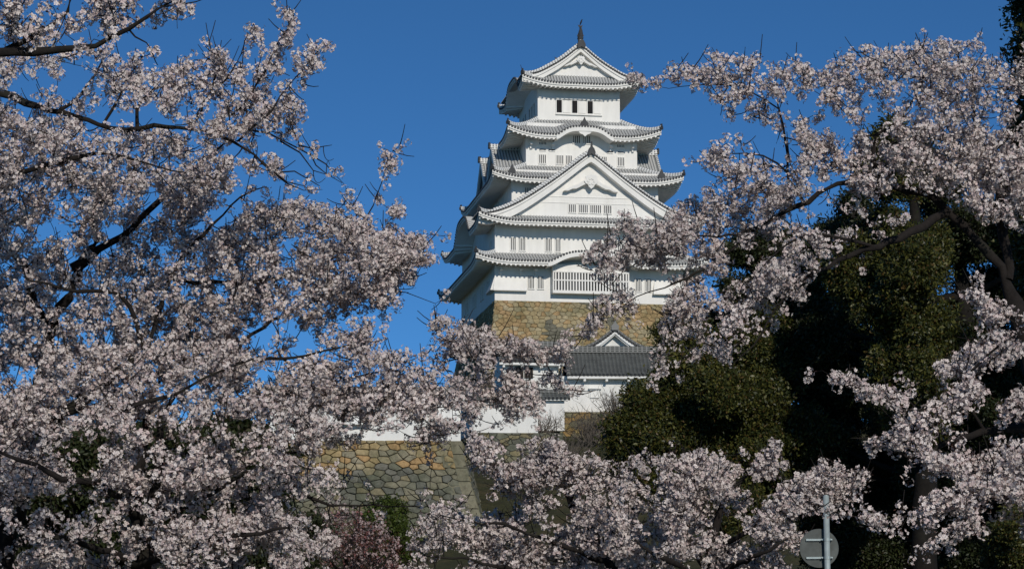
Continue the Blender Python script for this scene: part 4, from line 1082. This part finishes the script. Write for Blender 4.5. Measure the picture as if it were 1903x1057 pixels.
# the big middle tree, forking trunks, crown reaching out towards the keep
d = 25.6; bs = (float(P(120, 1480, d)[0]), d, 0.0)
cherry('broad cherry tree with forked dark trunk and a crown reaching towards the keep', GRP, bs,
       [[(40, 1540, d, .24), (20, 1200, d, .19), (10, 1040, d, .15), (6, 960, d, .13), (50, 800, d, .105), (100, 620, d, .09), (143, 496, d, .085), (174, 448, d, .09), (173, 404, d, .06), (180, 350, d, .03)],
        [(136, 500, d, .10), (180, 465, d, .075), (225, 438, d, .06), (306, 367, d, .042), (380, 300, d, .025), (410, 270, d, .014)],
        [(100, 620, d, .10), (70, 560, d-.5, .06), (40, 480, d-.8, .05), (-40, 420, d-.8, .03)],
        [(12, 1000, d, .11), (61, 889, d-.6, .09), (78, 811, d-.8, .085), (111, 767, d-1, .07), (194, 711, d-1, .062), (272, 656, d-1, .052), (340, 665, d-1, .04), (409, 677, d-1, .032), (520, 662, d-1, .024), (637, 643, d-1, .014), (720, 630, d-.8, .008)],
        [(272, 656, d-1, .05), (317, 516, d-.6, .042), (354, 469, d-.4, .036), (375, 442, d-.3, .03), (456, 363, d-.2, .016), (500, 340, d-.2, .008)],
        [(111, 767, d-1, .05), (203, 766, d-1.4, .038), (270, 751, d-1.5, .032), (338, 730, d-1.5, .026), (398, 700, d-1.5, .02), (480, 660, d-1.5, .012)],
        [(317, 516, d-.6, .035), (420, 530, d-.2, .03), (520, 515, d, .026), (616, 481, d+.3, .02), (724, 467, d+.4, .013), (790, 438, d+.5, .006)],
        [(616, 481, d+.3, .015), (682, 405, d+.5, .011), (701, 349, d+.5, .008), (717, 280, d+.5, .004)],
        [(409, 677, d-1, .03), (500, 600, d-.4, .025), (600, 560, d, .02), (724, 538, d+.3, .012), (800, 562, d+.4, .006)],
        [(272, 656, d-1, .05), (240, 560, d-1, .04), (150, 540, d-1.3, .03), (50, 530, d-1.5, .02)],
        [(520, 662, d-1, .02), (600, 700, d-.8, .016), (760, 690, d-.5, .012), (900, 660, d-.3, .009), (1010, 660, d-.2, .006)]],
       [([(-60, 430), (100, 470), (180, 480), (300, 440), (400, 430), (470, 380), (560, 372), (640, 400), (700, 425), (720, 470), (700, 530), (560, 540), (480, 600), (390, 640), (-60, 700)], d, 1.6, 1350, .35),
        ([(-60, 300), (150, 330), (330, 330), (390, 300), (400, 380), (330, 430), (180, 470), (-60, 460)], d, 1.2, 330, .44),
        ([(700, 430), (790, 436), (800, 480), (770, 520), (740, 560), (700, 600), (640, 620), (560, 640), (560, 540), (700, 530)], d, .9, 330, .44),
        ([(390, 600), (560, 560), (700, 600), (680, 680), (500, 700), (400, 720)], d-.5, 1.0, 220, .50),
        ([(690, 400), (700, 330), (712, 272), (730, 280), (735, 300), (715, 370), (760, 380), (700, 470), (640, 470), (600, 400), (640, 380)], d+.5, .4, 62, .3),
        ([(-60, 640), (400, 640), (560, 680), (800, 640), (830, 590), (900, 620), (930, 660), (900, 700), (880, 790), (840, 760), (700, 790), (600, 760), (-60, 800)], d-.6, 1.4, 1250, .36),
        ([(900, 620), (960, 632), (1050, 645), (1064, 690), (1020, 668), (930, 660)], d-.4, .5, 60, .36), ([(890, 700), (950, 690), (1000, 715), (1005, 775), (880, 800)], d-.4, .5, 74, .38), ([(1000, 690), (1090, 720), (1080, 740), (1010, 715)], d-.3, .3, 12, .3),
        ([(800, 600), (850, 590), (920, 625), (900, 660), (800, 650)], d, .5, 60, .3), ([(500, 730), (770, 735), (780, 775), (740, 800), (690, 820), (540, 830)], d-.5, .7, 190, .36), ([(780, 770), (850, 775), (860, 815), (760, 825)], d-.5, .4, 22, .4)],
       23, CL_NEAR, PETAL, dens=1.08)

# lower tree with the twin trunks
d = 24.8; bs = base_at(262, 1400, d)
cherry('cherry tree with twin dark upright trunks half hidden by its own low blossom', GRP, bs,
       [[(262, 1420, d, .2), (262, 1100, d, .17), (260, 930, d, .14), (266, 850, d, .12), (272, 790, d, .09), (285, 740, d, .05), (300, 700, d, .02)],
        [(262, 1100, d, .13), (280, 940, d-.2, .11), (287, 869, d-.3, .09), (297, 784, d-.4, .06), (330, 730, d-.4, .03)],
        [(280, 960, d, .08), (350, 940, d-.6, .06), (430, 890, d-.8, .045), (500, 860, d-.8, .028), (560, 835, d-.8, .012)],
        [(280, 960, d, .08), (400, 900, d+.4, .06), (517, 886, d+.6, .045), (574, 919, d+.6, .035), (638, 936, d+.6, .025), (786, 936, d+.6, .008)],
        [(262, 960, d, .08), (180, 900, d-1, .06), (90, 880, d-1.4, .05), (-20, 830, d-1.5, .03)],
        [(262, 1050, d, .08), (360, 1020, d-1, .06), (470, 990, d-1.2, .04), (540, 980, d-1.2, .02)],
        [(262, 1050, d, .08), (150, 1010, d-1.2, .06), (60, 990, d-1.4, .04)]],
       [([(-60, 760), (300, 750), (520, 740), (600, 770), (700, 800), (850, 780), (870, 815), (760, 815), (640, 800), (610, 830), (560, 870), (450, 900), (-60, 900)], d-.3, 1.5, 720, .46),
        ([(-60, 880), (450, 880), (560, 850), (600, 860), (660, 880), (640, 905), (540, 920), (540, 960), (430, 1080), (-60, 1080)], d-.3, 1.7, 660, .51),
        ([(400, 960), (560, 960), (620, 1000), (600, 1080), (380, 1080)], d-.5, 1.2, 260, .42)],
       24, CL_MID, PETAL, spacing=.16, thin=.5,
       bare=[[(574, 919, d+.6, .01), (600, 950, d+.6, .006), (610, 990, d+.6, .003)], [(538, 890, d+.6, .01), (552, 960, d+.6, .006), (550, 1010, d+.6, .003)]])

# lower cherries in front of the rampart
d = 46.0; bs = base_at(1150, 1057, d)
cherry('cherry tree with a leaning forked trunk low in front of the stone rampart', GRP, bs,
       [[(1180, 1330, d, .24), (1165, 1130, d, .2), (1133, 1043, d, .15), (1096, 985, d, .12), (1068, 944, d, .09), (1045, 903, d, .07), (997, 886, d, .045), (940, 870, d, .025), (890, 830, d, .012)],
        [(1085, 965, d, .08), (1075, 947, d+.3, .07), (1077, 917, d+.5, .055), (1096, 899, d+.6, .04), (1140, 880, d+.8, .025), (1180, 860, d+1, .012)],
        [(1133, 1043, d, .09), (1060, 1020, d-1, .07), (980, 990, d-1.4, .05), (900, 975, d-1.6, .03), (820, 960, d-1.6, .015)],
        [(1150, 1080, d, .08), (1000, 1065, d-2, .06), (880, 1040, d-2.4, .04), (780, 1030, d-2.6, .02)], [(1110, 1010, d, .06), (1160, 960, d-1, .045), (1200, 920, d-1.2, .03)]],
       [([(690, 1080), (760, 1000), (800, 945), (840, 930), (900, 938), (990, 925), (1060, 905), (1130, 900), (1180, 940), (1190, 1080)], d+.6, 2.4, 800, .47),
        ([(930, 862), (1000, 850), (1060, 855), (1090, 845), (1150, 868), (1190, 850), (1200, 920), (1120, 905), (1060, 905), (990, 900), (940, 890)], d+.3, 1.2, 260, .40),
        ([(870, 800), (920, 830), (980, 820), (1040, 815), (1050, 850), (960, 880), (880, 870)], d, .8, 120, .42), ([(880, 860), (1000, 870), (1040, 930), (900, 945)], d+.4, 1.0, 90, .42)],
       25, CL_FAR, PETAL, scale=1.6, spacing=.145, twig_r=.006)
d = 43.0; bs = base_at(1330, 1057, d)
cherry('spreading cherry tree behind the road sign in front of the evergreens', GRP, bs,
       [[(1318, 1330, d, .22), (1320, 1150, d, .18), (1321, 1057, d, .14), (1328, 985, d, .10), (1345, 930, d, .07), (1390, 880, d, .04), (1430, 830, d, .015)],
        [(1322, 1070, d, .1), (1275, 1000, d, .08), (1260, 958, d, .065), (1280, 906, d, .045), (1300, 860, d, .02)],
        [(1325, 1020, d, .08), (1400, 980, d-1, .06), (1470, 930, d-1.2, .04), (1540, 895, d-1.2, .025), (1590, 870, d-1.2, .01)],
        [(1320, 1080, d, .08), (1400, 1030, d-1.6, .06), (1470, 1000, d-1.8, .03)], [(1320, 1080, d, .08), (1240, 1040, d-1.8, .06), (1180, 1000, d-2, .03)]],
       [([(1140, 900), (1170, 850), (1215, 848), (1240, 830), (1290, 835), (1330, 850), (1375, 862), (1390, 900), (1400, 960), (1440, 1000), (1470, 1080), (1130, 1080)], d+.6, 2.2, 720, .47),
        ([(1390, 880), (1440, 815), (1448, 835), (1420, 870), (1470, 855), (1475, 872), (1410, 890)], d, .5, 50, .3),
        ([(1390, 960), (1450, 910), (1500, 880), (1545, 865), (1575, 880), (1540, 925), (1490, 950), (1450, 980), (1500, 1000), (1480, 1020), (1400, 1010)], d-1, 1.0, 260, .34), ([(1520, 945), (1600, 880), (1622, 885), (1590, 915), (1540, 950)], d-1, .5, 34, .3)],
       26, CL_FAR, PETAL, scale=1.6, spacing=.145, twig_r=.006)

# the big cherry whose boughs arch in front of the keep
d = 25.0; bs = (float(P(1935, 1490, d)[0]), d, 0.0)
cherry('large arching cherry tree, its pale boughs hanging before the evergreens and the keep', GRP, bs,
       [[(1935, 1500, d, .27), (1930, 1100, d, .22), (1920, 760, d, .18), (1902, 594, d, .14), (1878, 538, d, .125), (1862, 499, d, .11), (1823, 451, d, .09), (1791, 416, d, .078), (1735, 375, d, .065), (1684, 356, d, .056), (1625, 337, d, .05), (1546, 345, d, .044), (1494, 378, d, .038), (1407, 422, d-.2, .03), (1387, 439, d-.2, .028), (1316, 495, d-.3, .022), (1269, 518, d-.3, .016), (1200, 548, d-.3, .011), (1140, 582, d-.3, .006)],
        [(1874, 520, d, .1), (1866, 440, d+.1, .085), (1862, 380, d+.2, .075), (1854, 347, d+.2, .065), (1838, 315, d+.2, .05), (1799, 283, d+.2, .035), (1740, 258, d+.2, .02), (1688, 267, d+.2, .012), (1640, 272, d+.2, .007)],
        [(1630, 338, d, .045), (1625, 315, d, .04), (1629, 259, d, .034), (1656, 232, d, .028), (1704, 176, d, .018), (1730, 120, d, .008)],
        [(1494, 378, d, .025), (1465, 335, d-.1, .022), (1463, 295, d-.1, .02), (1453, 224, d-.1, .017), (1440, 204, d-.1, .014), (1403, 178, d-.1, .011), (1378, 163, d-.1, .009), (1288, 158, d-.1, .006), (1241, 164, d-.1, .005), (1197, 152, d-.1, .004), (1172, 143, d-.1, .003)],
        [(1453, 230, d-.1, .013), (1456, 184, d-.1, .010), (1490, 140, d, .006)],
        [(1482, 340, d, .02), (1440, 300, d-.3, .013), (1372, 290, d-.4, .008), (1330, 300, d-.4, .004)],
        [(1760, 395, d, .07), (1704, 423, d-.6, .056), (1625, 459, d-.8, .044), (1546, 487, d-1, .034), (1480, 530, d-1, .024), (1420, 600, d-1, .015), (1360, 680, d-1, .007)],
        [(1838, 315, d+.2, .04), (1812, 220, d+.5, .03), (1807, 170, d+.6, .022), (1815, 110, d+.6, .01)],
        [(1407, 422, d-.2, .025), (1340, 440, d-.6, .018), (1270, 440, d-.7, .012), (1180, 460, d-.7, .006)],
        [(1625, 459, d-.8, .03), (1540, 430, d-1.2, .02), (1460, 450, d-1.3, .014), (1380, 520, d-1.3, .008)],
        [(1862, 380, d+.2, .05), (1900, 300, d+.4, .04), (1930, 200, d+.4, .025)]],
       [([(1390, 140), (1440, 130), (1500, 110), (1530, 125), (1600, 95), (1640, 88), (1690, 92), (1740, 72), (1762, 82), (1820, 66), (1960, 80), (1960, 330), (1860, 350), (1760, 330), (1700, 230), (1600, 200), (1540, 190), (1440, 180)], d+.1, 1.1, 620, .38),
        ([(1225, 150), (1240, 128), (1315, 118), (1325, 74), (1340, 110), (1385, 80), (1420, 100), (1430, 150), (1400, 170), (1330, 155)], d-.1, .35, 70, .3), ([(1170, 150), (1172, 138), (1200, 145), (1230, 150), (1230, 160), (1200, 158)], d-.1, .1, 10, .2),
        ([(1320, 175), (1400, 170), (1440, 215), (1420, 235), (1350, 215), (1335, 200)], d-.1, .3, 32, .3), ([(1735, 70), (1752, 60), (1760, 85), (1742, 90)], d, .1, 6, .2), ([(1336, 212), (1360, 205), (1362, 222)], d, .1, 4, .2),
        ([(1310, 280), (1380, 250), (1400, 290), (1470, 300), (1540, 250), (1600, 240), (1680, 290), (1640, 360), (1560, 360), (1500, 400), (1420, 440), (1300, 400), (1260, 380), (1330, 330)], d-.2, .9, 330, .46),
        ([(1480, 230), (1560, 190), (1610, 210), (1600, 300), (1530, 330), (1500, 290)], d, .8, 110, .46),
        ([(1660, 200), (1860, 260), (1960, 320), (1960, 420), (1860, 420), (1760, 370), (1680, 330), (1640, 280)], d, 1.0, 420, .40),
        ([(1240, 400), (1270, 370), (1330, 370), (1420, 440), (1350, 500), (1290, 540), (1240, 530), (1210, 470)], d-.4, .7, 170, .46), ([(1100, 470), (1150, 420), (1200, 400), (1250, 420), (1240, 500), (1190, 520), (1110, 510)], d-.5, .4, 84, .4), ([(1110, 560), (1240, 490), (1300, 520), (1260, 590), (1180, 590)], d-.3, .4, 56, .42), ([(1170, 410), (1260, 400), (1310, 470), (1310, 600), (1250, 640), (1210, 600), (1180, 500)], d-.2, .5, 110, .42), ([(1090, 470), (1130, 440), (1150, 470), (1140, 530), (1095, 530)], d-.5, .3, 22, .4),
        ([(1150, 410), (1170, 395), (1205, 385), (1200, 405), (1160, 425)], d-.6, .2, 12, .3), ([(1130, 570), (1165, 570), (1140, 605), (1040, 645), (1050, 620)], d-.3, .3, 30, .3),
        ([(1240, 560), (1400, 460), (1500, 410), (1560, 380), (1700, 400), (1640, 440), (1520, 480), (1500, 550), (1420, 640), (1330, 690), (1210, 720), (1180, 690), (1220, 640)], d-.8, .8, 150, .54),
        ([(1420, 480), (1490, 470), (1500, 550), (1420, 560), (1380, 620), (1330, 690), (1310, 640), (1380, 560)], d-1.2, .3, 50, .46)],
       27, CL_NEAR, PETAL, dens=.9)

# the lower, brighter tree at the picture's side, its sprays against the dark evergreens
d = 22.0; bs = (float(P(2080, 1490, d)[0]), d, 0.0)
cherry('low cherry tree whose long flowering sprays stretch across the dark evergreen shade', GRP, bs,
       [[(2085, 1570, d, .22), (2080, 1200, d, .19), (2060, 960, d, .15), (2000, 850, d, .10), (1920, 800, d, .07), (1830, 800, d-.2, .045), (1750, 830, d-.3, .032), (1704, 850, d-.3, .025), (1640, 815, d-.4, .016), (1580, 815, d-.4, .006)],
        [(1830, 800, d-.2, .03), (1795, 716, d-.3, .02), (1840, 660, d-.3, .016), (1902, 610, d-.3, .012), (1960, 560, d-.3, .01)],
        [(1750, 830, d-.3, .022), (1724, 765, d-.6, .018), (1672, 755, d-.7, .013), (1625, 731, d-.7, .009), (1569, 708, d-.7, .006), (1526, 688, d-.7, .003)],
        [(2060, 960, d, .09), (1960, 900, d-.5, .06), (1882, 905, d-.8, .04), (1744, 933, d-1, .025), (1645, 973, d-1, .012), (1565, 953, d-1, .006), (1515, 946, d-1, .003)],
        [(1882, 905, d-.8, .025), (1799, 965, d-1, .015), (1740, 1010, d-1, .008), (1716, 1025, d-1, .004)],
        [(2000, 850, d, .06), (1960, 700, d+.2, .04), (1900, 640, d+.3, .03), (1803, 649, d+.2, .016), (1736, 700, d+.2, .006)],
        [(1960, 700, d+.2, .03), (1890, 600, d+.4, .02), (1803, 546, d+.4, .01), (1767, 503, d+.4, .004)],
        [(1960, 880, d-.4, .04), (1900, 760, d-.4, .02), (1860, 780, d-.4, .008)]],
       [([(1600, 825), (1650, 800), (1700, 775), (1760, 735), (1800, 705), (1830, 720), (1800, 760), (1740, 800), (1690, 830), (1640, 840)], d-.4, .4, 120, .28),
        ([(1700, 830), (1780, 850), (1880, 830), (1960, 820), (1960, 930), (1880, 920), (1800, 900), (1740, 880), (1690, 850)], d-.5, .7, 260, .34),
        ([(1524, 682), (1580, 700), (1640, 722), (1680, 750), (1700, 775), (1660, 768), (1600, 735), (1530, 700)], d-.7, .25, 44, .3),
        ([(1740, 690), (1790, 650), (1850, 620), (1903, 590), (1960, 560), (1960, 650), (1880, 670), (1800, 690), (1750, 710)], d+.2, .5, 150, .3),
        ([(1760, 500), (1790, 520), (1840, 550), (1880, 580), (1903, 600), (1850, 590), (1800, 560)], d+.4, .25, 40, .3), ([(1800, 610), (1850, 580), (1870, 600), (1815, 630)], d+.3, .2, 20, .25),
        ([(1600, 960), (1680, 975), (1720, 930), (1800, 900), (1880, 890), (1960, 900), (1960, 960), (1860, 935), (1760, 950), (1690, 985), (1640, 985)], d-.9, .4, 170, .3),
        ([(1510, 945), (1560, 945), (1570, 962), (1515, 955)], d-1, .1, 9, .2), ([(1600, 950), (1660, 962), (1655, 985), (1610, 975)], d-1, .15, 16, .2),
        ([(1700, 1030), (1760, 990), (1815, 955), (1825, 970), (1770, 1005), (1715, 1040)], d-1, .2, 36, .25), ([(1850, 775), (1880, 740), (1960, 690), (1960, 780), (1880, 770)], d-.4, .3, 50, .3),
        ([(1840, 960), (1960, 930), (1960, 1010), (1890, 1000)], d-.6, .3, 40, .34)],
       28, CL_NEAR, PETAL, dens=.75)

# the rosy young tree low down
d = 52.0; bs = base_at(640, 1057, d)
cherry('small cherry tree with reddish brown young leaves below the rampart beside a round green shrub', GRP, bs,
       [[(640, 1260, d, .16), (640, 1120, d, .12), (645, 1040, d, .08), (660, 990, d, .04), (680, 960, d, .015)], [(642, 1080, d, .06), (600, 1020, d, .04), (570, 970, d, .015)], [(642, 1090, d, .06), (700, 1050, d-1, .04), (735, 1010, d-1, .015)]],
       [([(540, 960), (600, 945), (660, 950), (720, 985), (745, 1010), (730, 1080), (540, 1080)], d, 2.0, 420, .44)],
       29, CL_RED, PETAL_RED, scale=1.6, twig_r=.006)

# ------------------------------------------------------------------ evergreens
def leaf_cards(rng, n_templates, n, Rr, l):
    """a spray of small leaves"""
    out = []
    for _ in range(n_templates):
        V = []; M = []
        for _k in range(n):
            c = rng.normal(size=3) * Rr * .55; d_ = rng.normal(size=3); d_[2] = abs(d_[2]) * .3 - .1; d_ /= np.linalg.norm(d_); e = np.cross(d_, rng.normal(size=3) + np.array((0, 0, 1.2))); e /= np.linalg.norm(e) + 1e-9
            ll = l * rng.uniform(.7, 1.25); V += [c, c + d_ * ll * .5 + e * ll * .22, c + d_ * ll, c + d_ * ll * .5 - e * ll * .22]; M.append(int(rng.choice(3, p=(.52, .36, .12))))
        out.append((np.array(V), np.array(M)))
    return out
SPRAY = leaf_cards(RNG, 24, 30, .24, .105)
SPRAY_S = leaf_cards(RNG, 24, 26, .15, .085)

def evergreen(name, label, cat, base, trunk, clumps, seed, n, mats=LEAF, tmpl=None, group=None, gap=.43, bark=None):
    """trunk with limbs to every clump; clumps: (px, py, distance, rx px, ry px, depth m, share) filled with leaf sprays near their surface"""
    rng = np.random.default_rng(seed); T = empty(name, base, label, cat, group); b0 = np.array(base); vn = VNoise(seed)
    tp, tr = limb(trunk, .1, rng, .5); paths = [(tp - b0, tr)]; pts = []
    small = []                                          # boughs: every clump breaks up into smaller tufts
    for (px, py, dd, rx, ry, dep, sh) in clumps:
        for _ in range(5):
            a_ = rng.uniform(0, 2 * math.pi); q_ = rng.uniform(.25, .85)
            small.append((px + rx * q_ * math.cos(a_), py + ry * q_ * math.sin(a_), dd + rng.uniform(-.7, .7) * dep, rx * rng.uniform(.3, .55), ry * rng.uniform(.26, .5), dep * .5, sh * rng.uniform(.14, .26)))
    clumps = small; tot = sum(c[6] for c in clumps)
    for (px, py, dd, rx, ry, dep, sh) in clumps:
        c = P(px, py, dd); ex = rx / FPX * dd; ez = ry / FPX * dd
        j = int(np.argmin(np.linalg.norm(tp - (c - np.array((0, 0, ez * .8))), axis=1))); s = tp[j]; t = np.linspace(0, 1, 7)[:, None]
        pth = s + (c - s) * t + np.array((0, 0, 1.)) * np.sin(t * math.pi) * .1 * np.linalg.norm(c - s) * rng.uniform(-.6, .6); paths.append((pth - b0, np.linspace(min(tr[j] * .7, .16), .03, 7)))
        k = 0; want = int(n * sh / tot)
        sub = []                                        # each clump is a cloud of smaller leaf bunches
        m = max(8, int(want / 34))
        u = rng.normal(size=(m * 3, 3)); u /= np.linalg.norm(u, axis=1)[:, None]; u *= rng.uniform(.55, 1.03, (m * 3, 1)); q = c + u * np.array((ex, dep, ez)); keep = vn(q * .55) > gap; q = q[keep][:m] + rng.normal(size=(min(m, int(keep.sum())), 3)) * .16
        for qq in q:
            r_ = rng.uniform(.35, .75) * min(1.0, .45 * (ex * ez) ** .5 + .25); z = rng.normal(size=(34, 3)); z /= np.linalg.norm(z, axis=1)[:, None]; z *= rng.uniform(.5, 1.0, (34, 1)) ** .6; pts.append(qq + z * r_ * np.array((1, 1, .75)))
            if rng.random() < .3: paths.append((np.array([c, (c + qq) / 2 + rng.normal(size=3) * .1, qq]) - b0, np.array([.05, .03, .01])))
    tubes_np('trunk', paths, bark or BARK_E, T, 7)
    scatter('crown', np.concatenate(pts) - b0, tmpl or SPRAY, mats, T, rng)
    return T
EG = 'evergreen trees beside the castle slope'
d = 66.0
evergreen('evergreen_tree', 'rounded olive evergreen tree standing closest beside the white turret', 'evergreen tree', base_at(1330, 1057, d), [(1330, 1240, d, .4), (1332, 1000, d, .34), (1335, 820, d, .25), (1340, 700, d, .12)],
          [(1330, 760, d-1.5, 120, 70, 2.2, 3), (1240, 790, d-1, 80, 70, 1.8, 2), (1400, 700, d, 90, 75, 2, 2), (1350, 850, d-2, 140, 60, 2, 3), (1440, 840, d-1, 80, 80, 2, 2), (1190, 850, d-1, 60, 45, 1.4, 1), (1300, 690, d, 80, 50, 1.6, 1.4), (1390, 640, d+.5, 60, 50, 1.5, 1), (1320, 940, d-1, 120, 60, 2, 1.4), (1500, 900, d-.5, 50, 60, 1.4, 1), (1240, 735, d-.8, 50, 45, 1.2, 1), (1215, 790, d-.8, 40, 40, 1.2, .8), (1290, 660, d, 50, 40, 1.5, 1)], 41, 24000, group=EG)
d = 62.0
evergreen('evergreen_tree', 'tall dark evergreen tree with a sunlit column of leaves behind the arching cherry', 'evergreen tree', base_at(1700, 1057, d), [(1720, 1260, d, .36), (1718, 1000, d, .32), (1712, 700, d, .24), (1700, 400, d, .14), (1690, 290, d, .06)],
          [(1690, 560, d-2.4, 60, 110, 1.6, 3), (1680, 680, d-2, 56, 70, 1.5, 2), (1590, 500, d-.5, 45, 50, 1.3, .8), (1690, 310, d, 60, 45, 1.6, 1.4), (1640, 300, d, 45, 36, 1.4, .9), (1700, 430, d, 55, 60, 1.6, 1.4), (1690, 790, d-1, 45, 60, 1.2, 1)], 42, 17000, group=EG)
d = 67.0
evergreen('evergreen_tree', 'wide blackish evergreen tree standing deep in the shade behind the sunlit leaf column', 'evergreen tree', base_at(1800, 1057, d), [(1800, 1240, d, .4), (1800, 900, d, .34), (1790, 600, d, .24), (1780, 420, d, .12)],
          [(1600, 420, d, 90, 70, 2.2, 2), (1780, 420, d, 90, 90, 2.2, 2), (1570, 600, d+.5, 90, 110, 2, 2), (1760, 620, d, 110, 130, 2, 3), (1570, 790, d+.5, 110, 110, 2, 2.4), (1720, 840, d, 140, 110, 2.2, 3), (1860, 470, d, 100, 110, 2, 2), (1880, 660, d, 100, 120, 2, 2), (1860, 740, d, 90, 70, 2, 2), (1920, 740, d, 60, 70, 2, 1), (1880, 850, d, 110, 120, 2, 2), (1680, 1000, d, 190, 90, 2.2, 3), (1850, 1020, d, 120, 90, 2, 2)], 50, 36000, LEAF_SHADED, group=EG, gap=.38)
d = 70.0
evergreen('evergreen_tree', 'deep shaded evergreen tree filling the gap between the olive tree and the tall one', 'evergreen tree', base_at(1530, 1057, d), [(1530, 1230, d, .4), (1528, 900, d, .32), (1520, 600, d, .2), (1515, 480, d, .08)],
          [(1500, 560, d, 120, 90, 2.4, 2), (1530, 720, d, 130, 120, 2.6, 3), (1540, 900, d, 150, 130, 2.6, 3), (1430, 560, d, 90, 60, 2, 1.3), (1340, 560, d+1, 70, 50, 2, 1), (1420, 470, d, 70, 50, 2, 1)], 43, 17000, LEAF_SHADED, group=EG)
d = 40.0
evergreen('evergreen_tree', 'very tall evergreen tree rising above the cherry blossom at the picture edge', 'evergreen tree', base_at(2050, 1057, d), [(2060, 1440, d, .5), (2058, 900, d, .36), (2060, 300, d, .24), (2050, -200, d, .14), (2025, -420, d, .06)],
          [(1972, 150, d-.5, 66, 100, 1.8, 2), (1962, 10, d, 66, 60, 1.8, 1.6), (1975, 280, d, 70, 90, 1.8, 2), (1980, 430, d, 75, 80, 1.8, 2), (2080, 90, d-1, 140, 170, 2.4, 4), (2080, 360, d-1, 150, 170, 2.4, 4), (2070, -180, d, 140, 160, 2.4, 4), (2050, -380, d, 100, 110, 1.8, 2), (2160, 220, d+1, 120, 170, 2.2, 3), (2150, -60, d+1, 110, 150, 2.2, 3), (2120, 560, d, 140, 110, 2.2, 3)], 44, 42000, group=EG)
d = 40.0  # out-of-view tree added to throw shade on the evergreens ahead
evergreen('evergreen_tree', 'broad unseen evergreen tree, added beyond the picture edge to shade the dark trees', 'evergreen tree', (20.5, 40.0, 0), [(3257, 1440, d, .7), (3257, 600, d, .6), (3257, -300, d, .45), (3257, -1100, d, .2)],
          [(3230 + dx, py, d + dy, 300, 260, 3.4, 3) for dx, py, dy in ((-120, 100, 0), (150, 50, 1), (-80, -350, -1), (200, -400, 1), (-100, -800, 0), (160, -850, 1), (20, -1250, 0), (-220, -560, 2), (0, 420, 0))], 49, 26000, LEAF_SHADED, group=EG, gap=.42)
d = 58.0
evergreen('evergreen_shrub', 'brownish evergreen shrub low under the flowering sprays', 'shrub', base_at(1890, 1057, d), [(1890, 1200, d, .12), (1890, 1100, d, .1), (1890, 1020, d, .05)],
          [(1885, 1010, d, 55, 50, 1.2, 2), (1930, 1050, d, 60, 60, 1.2, 2), (1870, 1070, d, 50, 40, 1, 1)], 45, 3600, tmpl=SPRAY_S, group='evergreen shrubs')
d = 58.0
evergreen('evergreen_shrub', 'round fresh green shrub below the stone rampart beside the rosy tree', 'shrub', base_at(700, 1057, d), [(700, 1190, d, .1), (700, 1060, d, .08), (695, 980, d, .03)],
          [(700, 968, d, 36, 24, .8, 2), (725, 985, d, 24, 20, .6, 1), (700, 1030, d, 50, 40, 1, 1.6), (660, 1050, d, 40, 35, 1, 1)], 46, 3400, LEAF_B, SPRAY_S, group='evergreen shrubs')
d = 48.0
for px, lab, sd_ in ((90, 'dark evergreen tree glimpsed through the shaded blossom near the picture edge', 47), (380, 'dark evergreen tree glimpsed behind the twin trunked cherry', 48)):
    evergreen('evergreen_tree', lab, 'evergreen tree', base_at(px, 1057, d), [(px, 1300, d, .35), (px, 1050, d, .28), (px + 8, 880, d, .1)],
          [(px, 850, d, 130, 70, 2, 2.4), (px - 60, 900, d, 110, 80, 2, 2), (px + 80, 900, d, 100, 80, 2, 2), (px - 70, 1000, d, 110, 90, 2, 2), (px + 80, 1000, d, 110, 80, 2, 2), (px, 1060, d-1, 180, 80, 2, 2)], sd_, 17000, LEAF_SHADED, group=EG)

# dry bushes on the bank under the turret
BG = 'dry leafless bushes on the castle bank'
def dry_bush(label, px, py, d, w_, h_, n, seed):
    base = P(px, py, d); rng = np.random.default_rng(seed); T = empty('dry_bush', tuple(base), label, 'bush', BG); paths = []
    for k in range(n):
        e = np.array((rng.normal() * w_ * .5, rng.normal() * w_ * .35, h_ * rng.uniform(.5, 1.0))); s = np.array((e[0] * .3, e[1] * .3, -.6)); t = np.linspace(0, 1, 6)[:, None]
        p = s + (e - s) * t + rng.normal(size=(6, 3)) * .06; paths.append((p, np.linspace(.035, .008, 6)))
        for q in range(5):
            j = rng.integers(2, 6); v = rng.normal(size=3) * .28; v[2] = abs(v[2]) + .12; paths.append((np.array([p[j], p[j] + v * .5, p[j] + v]), np.array([.014, .010, .005])))
    tubes_np('stems', paths, TWIG_DRY, T, 4)
dry_bush('tallest dry grey bush against the white turret wall', 1150, 772, 203.0, 2.6, 2.2, 90, 61)
dry_bush('dry brown bush hanging over the sandy stone wall', 1100, 808, 200.0, 3.4, 1.9, 110, 62)
dry_bush('dry thin bush before the foot of the stepped plaster wall', 1006, 795, 201.0, 2.4, 1.2, 60, 63)
dry_bush('dry dark bush low on the mossy bank above the forked cherry', 1040, 860, 188.0, 3.4, 2.2, 110, 64)
